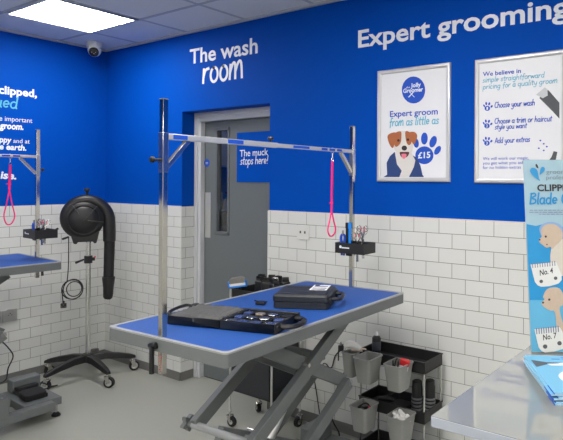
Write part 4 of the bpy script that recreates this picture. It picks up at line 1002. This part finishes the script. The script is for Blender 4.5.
dart([(200, 112), (222, 135), (228, 168), (205, 158), (192, 130)], 'drop_art', M_ink_k, E1, True, f3)
m_gr = mat('grey_ink', (112, 124, 134), .5)
text_on(pc, 'groom', f3(328, 240), f3(578, 238), f3(328, 186), 'logo_text', m_gr, bd_, 0, eps=E1)
text_on(pc, 'professional', f3(328, 308), f3(752, 304), f3(328, 258), 'logo_text', m_gr, bd_, 0, eps=E1)
text_on(pc, 'CLIPPER', f4(215, 76), f4(676, 74), f4(215, -2), 'heading', M_ink_k, bd_, .03, eps=E1)
hand_on(pc, 'Blade Guide', f4(125, 238), f4(860, 235), f4(125, 102), 'heading', m_wat, bd_, .28, eps=E1)
m = MB()
for yy, x0, x1 in ((318, 120, 800), (344, 115, 800), (370, 240, 690)):
    x = x0
    while x < x1:
        wdt = random.uniform(25, 60); poly_on(pc, [f4(*p) for p in ((x, yy-5), (x+wdt, yy-5), (x+wdt, yy+5), (x, yy+5))], '', None, None, E1, m); x += wdt+12
build_flat(m, 'small_print_mark', mat('slate_ink', (120, 130, 160), .5), bd_)
mh = mat('soft_blue_halo_print', (120, 150, 190), .4)
dart([(240, 170), (300, 105), (400, 88), (500, 120), (560, 200), (600, 260), (500, 330), (300, 300)], 'halo_art', mh, E1, True, f5)
dart([(400, 400), (380, 560), (440, 740), (700, 740), (720, 400), (600, 330), (480, 300)], 'poodle_body_art', m_cream2, E1+.0002, True, f5)
dart([(262, 200), (300, 135), (385, 112), (470, 140), (530, 220), (520, 310), (450, 380), (400, 430), (380, 400), (330, 412), (285, 380), (242, 345), (238, 305), (272, 270)], 'poodle_head_art', m_cream, E2, True, f5)
dart([(250, 130), (290, 50), (370, 25), (440, 45), (480, 130), (480, 210), (430, 260), (480, 440), (560, 520), (420, 520), (380, 300), (330, 282), (280, 255), (232, 210), (245, 180), (268, 155)], 'poodle_head_art', m_cream, E2, True, f7)
m = MB()
for f, x, y, r in ((f5, 243, 312, 11), (f5, 320, 272, 14), (f5, 335, 372, 9), (f7, 250, 193, 11), (f7, 318, 160, 13)): poly_on(pc, [f(*p) for p in ell(x, y, r, r)], '', None, None, E3, m)
build_flat(m, 'eye_and_nose_art', M_ink_k, bd_)
m_bl = mat('pale_steel_print', (200, 202, 200), .4, var=.02)
for f, pts, tl, tr_, txt, tb_, dots in ((f6, [(112, 160), (395, 132), (415, 180), (452, 270), (455, 330), (420, 370), (320, 398), (230, 404), (190, 388), (160, 350)], (120, 165), (390, 138), 'No. 4', ((215, 282), (360, 252), (210, 222)), ((230, 345), (388, 310))),
                                        (f8, [(168, 80), (390, 62), (420, 110), (445, 180), (445, 225), (415, 255), (330, 278), (260, 285), (228, 268), (205, 240)], (175, 90), (385, 68), 'No. 7', ((245, 177), (362, 156), (243, 130)), ((262, 232), (388, 203)))):
    dart(pts, 'blade_art', m_bl, E2+.0002, False, f)
    m = MB()
    for q in range(10):
        u = (q+.5)/10; x = tl[0]+(tr_[0]-tl[0])*u; y = tl[1]+(tr_[1]-tl[1])*u; s_ = 11/11
        poly_on(pc, [f(*p) for p in ((x-4, y-18), (x+5, y-20), (x+9, y+34), (x, y+36))], '', None, None, E3, m)
    build_flat(m, 'blade_teeth_art', mat('dark_steel_print', (100, 106, 130), .4), bd_)
    text_on(pc, txt, f(*tb_[0]), f(*tb_[1]), f(*tb_[2]), 'blade_number', M_ink_k, bd_, .02, eps=E3)
    m = MB()
    for x, y in dots: poly_on(pc, [f(*p) for p in ell(x, y, 20, 19)], '', None, None, E3, m)
    build_flat(m, 'blade_screw_art', m_dk, bd_)
# leaflets
LA = Vector((4.147, -1.676, CH)); lx_, ly_ = .21, .148
gdir = (Vector((4.257, -1.853, 0))-Vector((4.147, -1.676, 0))).normalized()
rz = math.atan2(gdir.y, gdir.x)
def leaflet(loc, ang, label, g='booklets stacked on the counter'):
    t = thing('leaflet', label, 'leaflet', loc, ang, g); t.scale = (.9, .95, 1)
    MB().box((.105, .074, .0012), (.21, .148, .002)).build('pages', mat('paper_edges', (176, 206, 226), .6, var=.15, scale=400), t)
    cv = MB().box((.105, .074, .0023), (.2105, .1485, .0004)).build('cover', mat('light_blue_cover', (100, 160, 192), .35, var=.03), t)
    m = MB(); m.box((.19, .0, .0012), (.041, .0006, .0024)); m.build('blue_spine_end', M_dblue, t)
    return t, cv
n_l = 7
for k in range(n_l):
    off = RV*(.003*math.sin(k*2.1))+gdir*(.003*math.cos(k*1.7)) if k < n_l-1 else Vector((0, 0, 0))
    top = k == n_l-1
    t, cv = leaflet(LA+Vector((0, 0, .0002+k*.0026))+off, rz+(.02*math.sin(k*3.3) if not top else 0), 'light blue booklet on top of the counter stack, with white dog picture' if top else 'light blue booklet below the top one in the counter stack')
    if top:
        z = .0027
        m = MB(); m.add([(x, y, z) for x, y in blob([(.1, .045), (.085, .07), (.08, .105), (.1, .148), (.2, .148), (.2, .12), (.185, .06), (.16, .035), (.125, .03)])][::-1], [tuple(range(36))]); build_flat(m, 'white_dog_art', M_tissue, cv)
        m = MB(); m.add([(x, y, z+.0002) for x, y in blob([(.12, .09), (.11, .12), (.13, .146), (.16, .146), (.15, .1)])][::-1], [tuple(range(20))]); build_flat(m, 'cream_patch_art', m_cream, cv)
        m = MB(); m.add([(.03, .004, z), (.075, .004, z), (.055, .03, z), (.05, .05, z), (.045, .055, z), (.044, .03, z)], [tuple(range(6))]); build_flat(m, 'comb_art', m_dk, cv)
        m = MB(); m.add([(x, y, z) for x, y in blob([(.05, .03), (.046, .06), (.058, .065), (.062, .035)])], [tuple(range(16))]); build_flat(m, 'white_tip_art', M_ink_w, cv)
        m = MB()
        for r_ in range(2):
            y = .065 if r_ == 0 else .045
            while y < .14:
                l_ = random.uniform(.008, .018); m.box((.012+.01*r_, y+l_/2, z), (.003, l_, .0002)); y += l_+.004
        build_flat(m, 'title_mark', M_dblue, cv)
        m = MB(); y = .09
        while y < .14: m.box((.034, y, z), (.009, .007, .0002)); y += .009
        build_flat(m, 'title_mark', M_ink_w, cv)

# ================================================================== WORLD, CAMERA, VIEW
wd = bpy.data.worlds.new('world'); bpy.context.scene.world = wd; wd.use_nodes = True
wd.node_tree.nodes['Background'].inputs[0].default_value = (.6, .65, .75, 1); wd.node_tree.nodes['Background'].inputs[1].default_value = .05
cd = bpy.data.cameras.new('camera'); co = bpy.data.objects.new('camera', cd); COL.objects.link(co)
cd.sensor_width = 36; cd.sensor_fit = 'HORIZONTAL'; cd.lens = 36*FPX/563; cd.shift_x = (281.5-PCX)/563; cd.shift_y = (PCY-220)/563
cd.clip_start = .02
co.matrix_world = Matrix.Translation(CAM) @ Matrix.Rotation(TH, 4, 'Z') @ Matrix.Rotation(PI/2, 4, 'X') @ Matrix.Rotation(RL, 4, 'Z')
S = bpy.context.scene; S.camera = co
S.view_settings.view_transform = 'Standard'; S.view_settings.look = 'None'; S.view_settings.gamma = 1; S.view_settings.use_curve_mapping = False
S.view_settings.exposure = 1.18
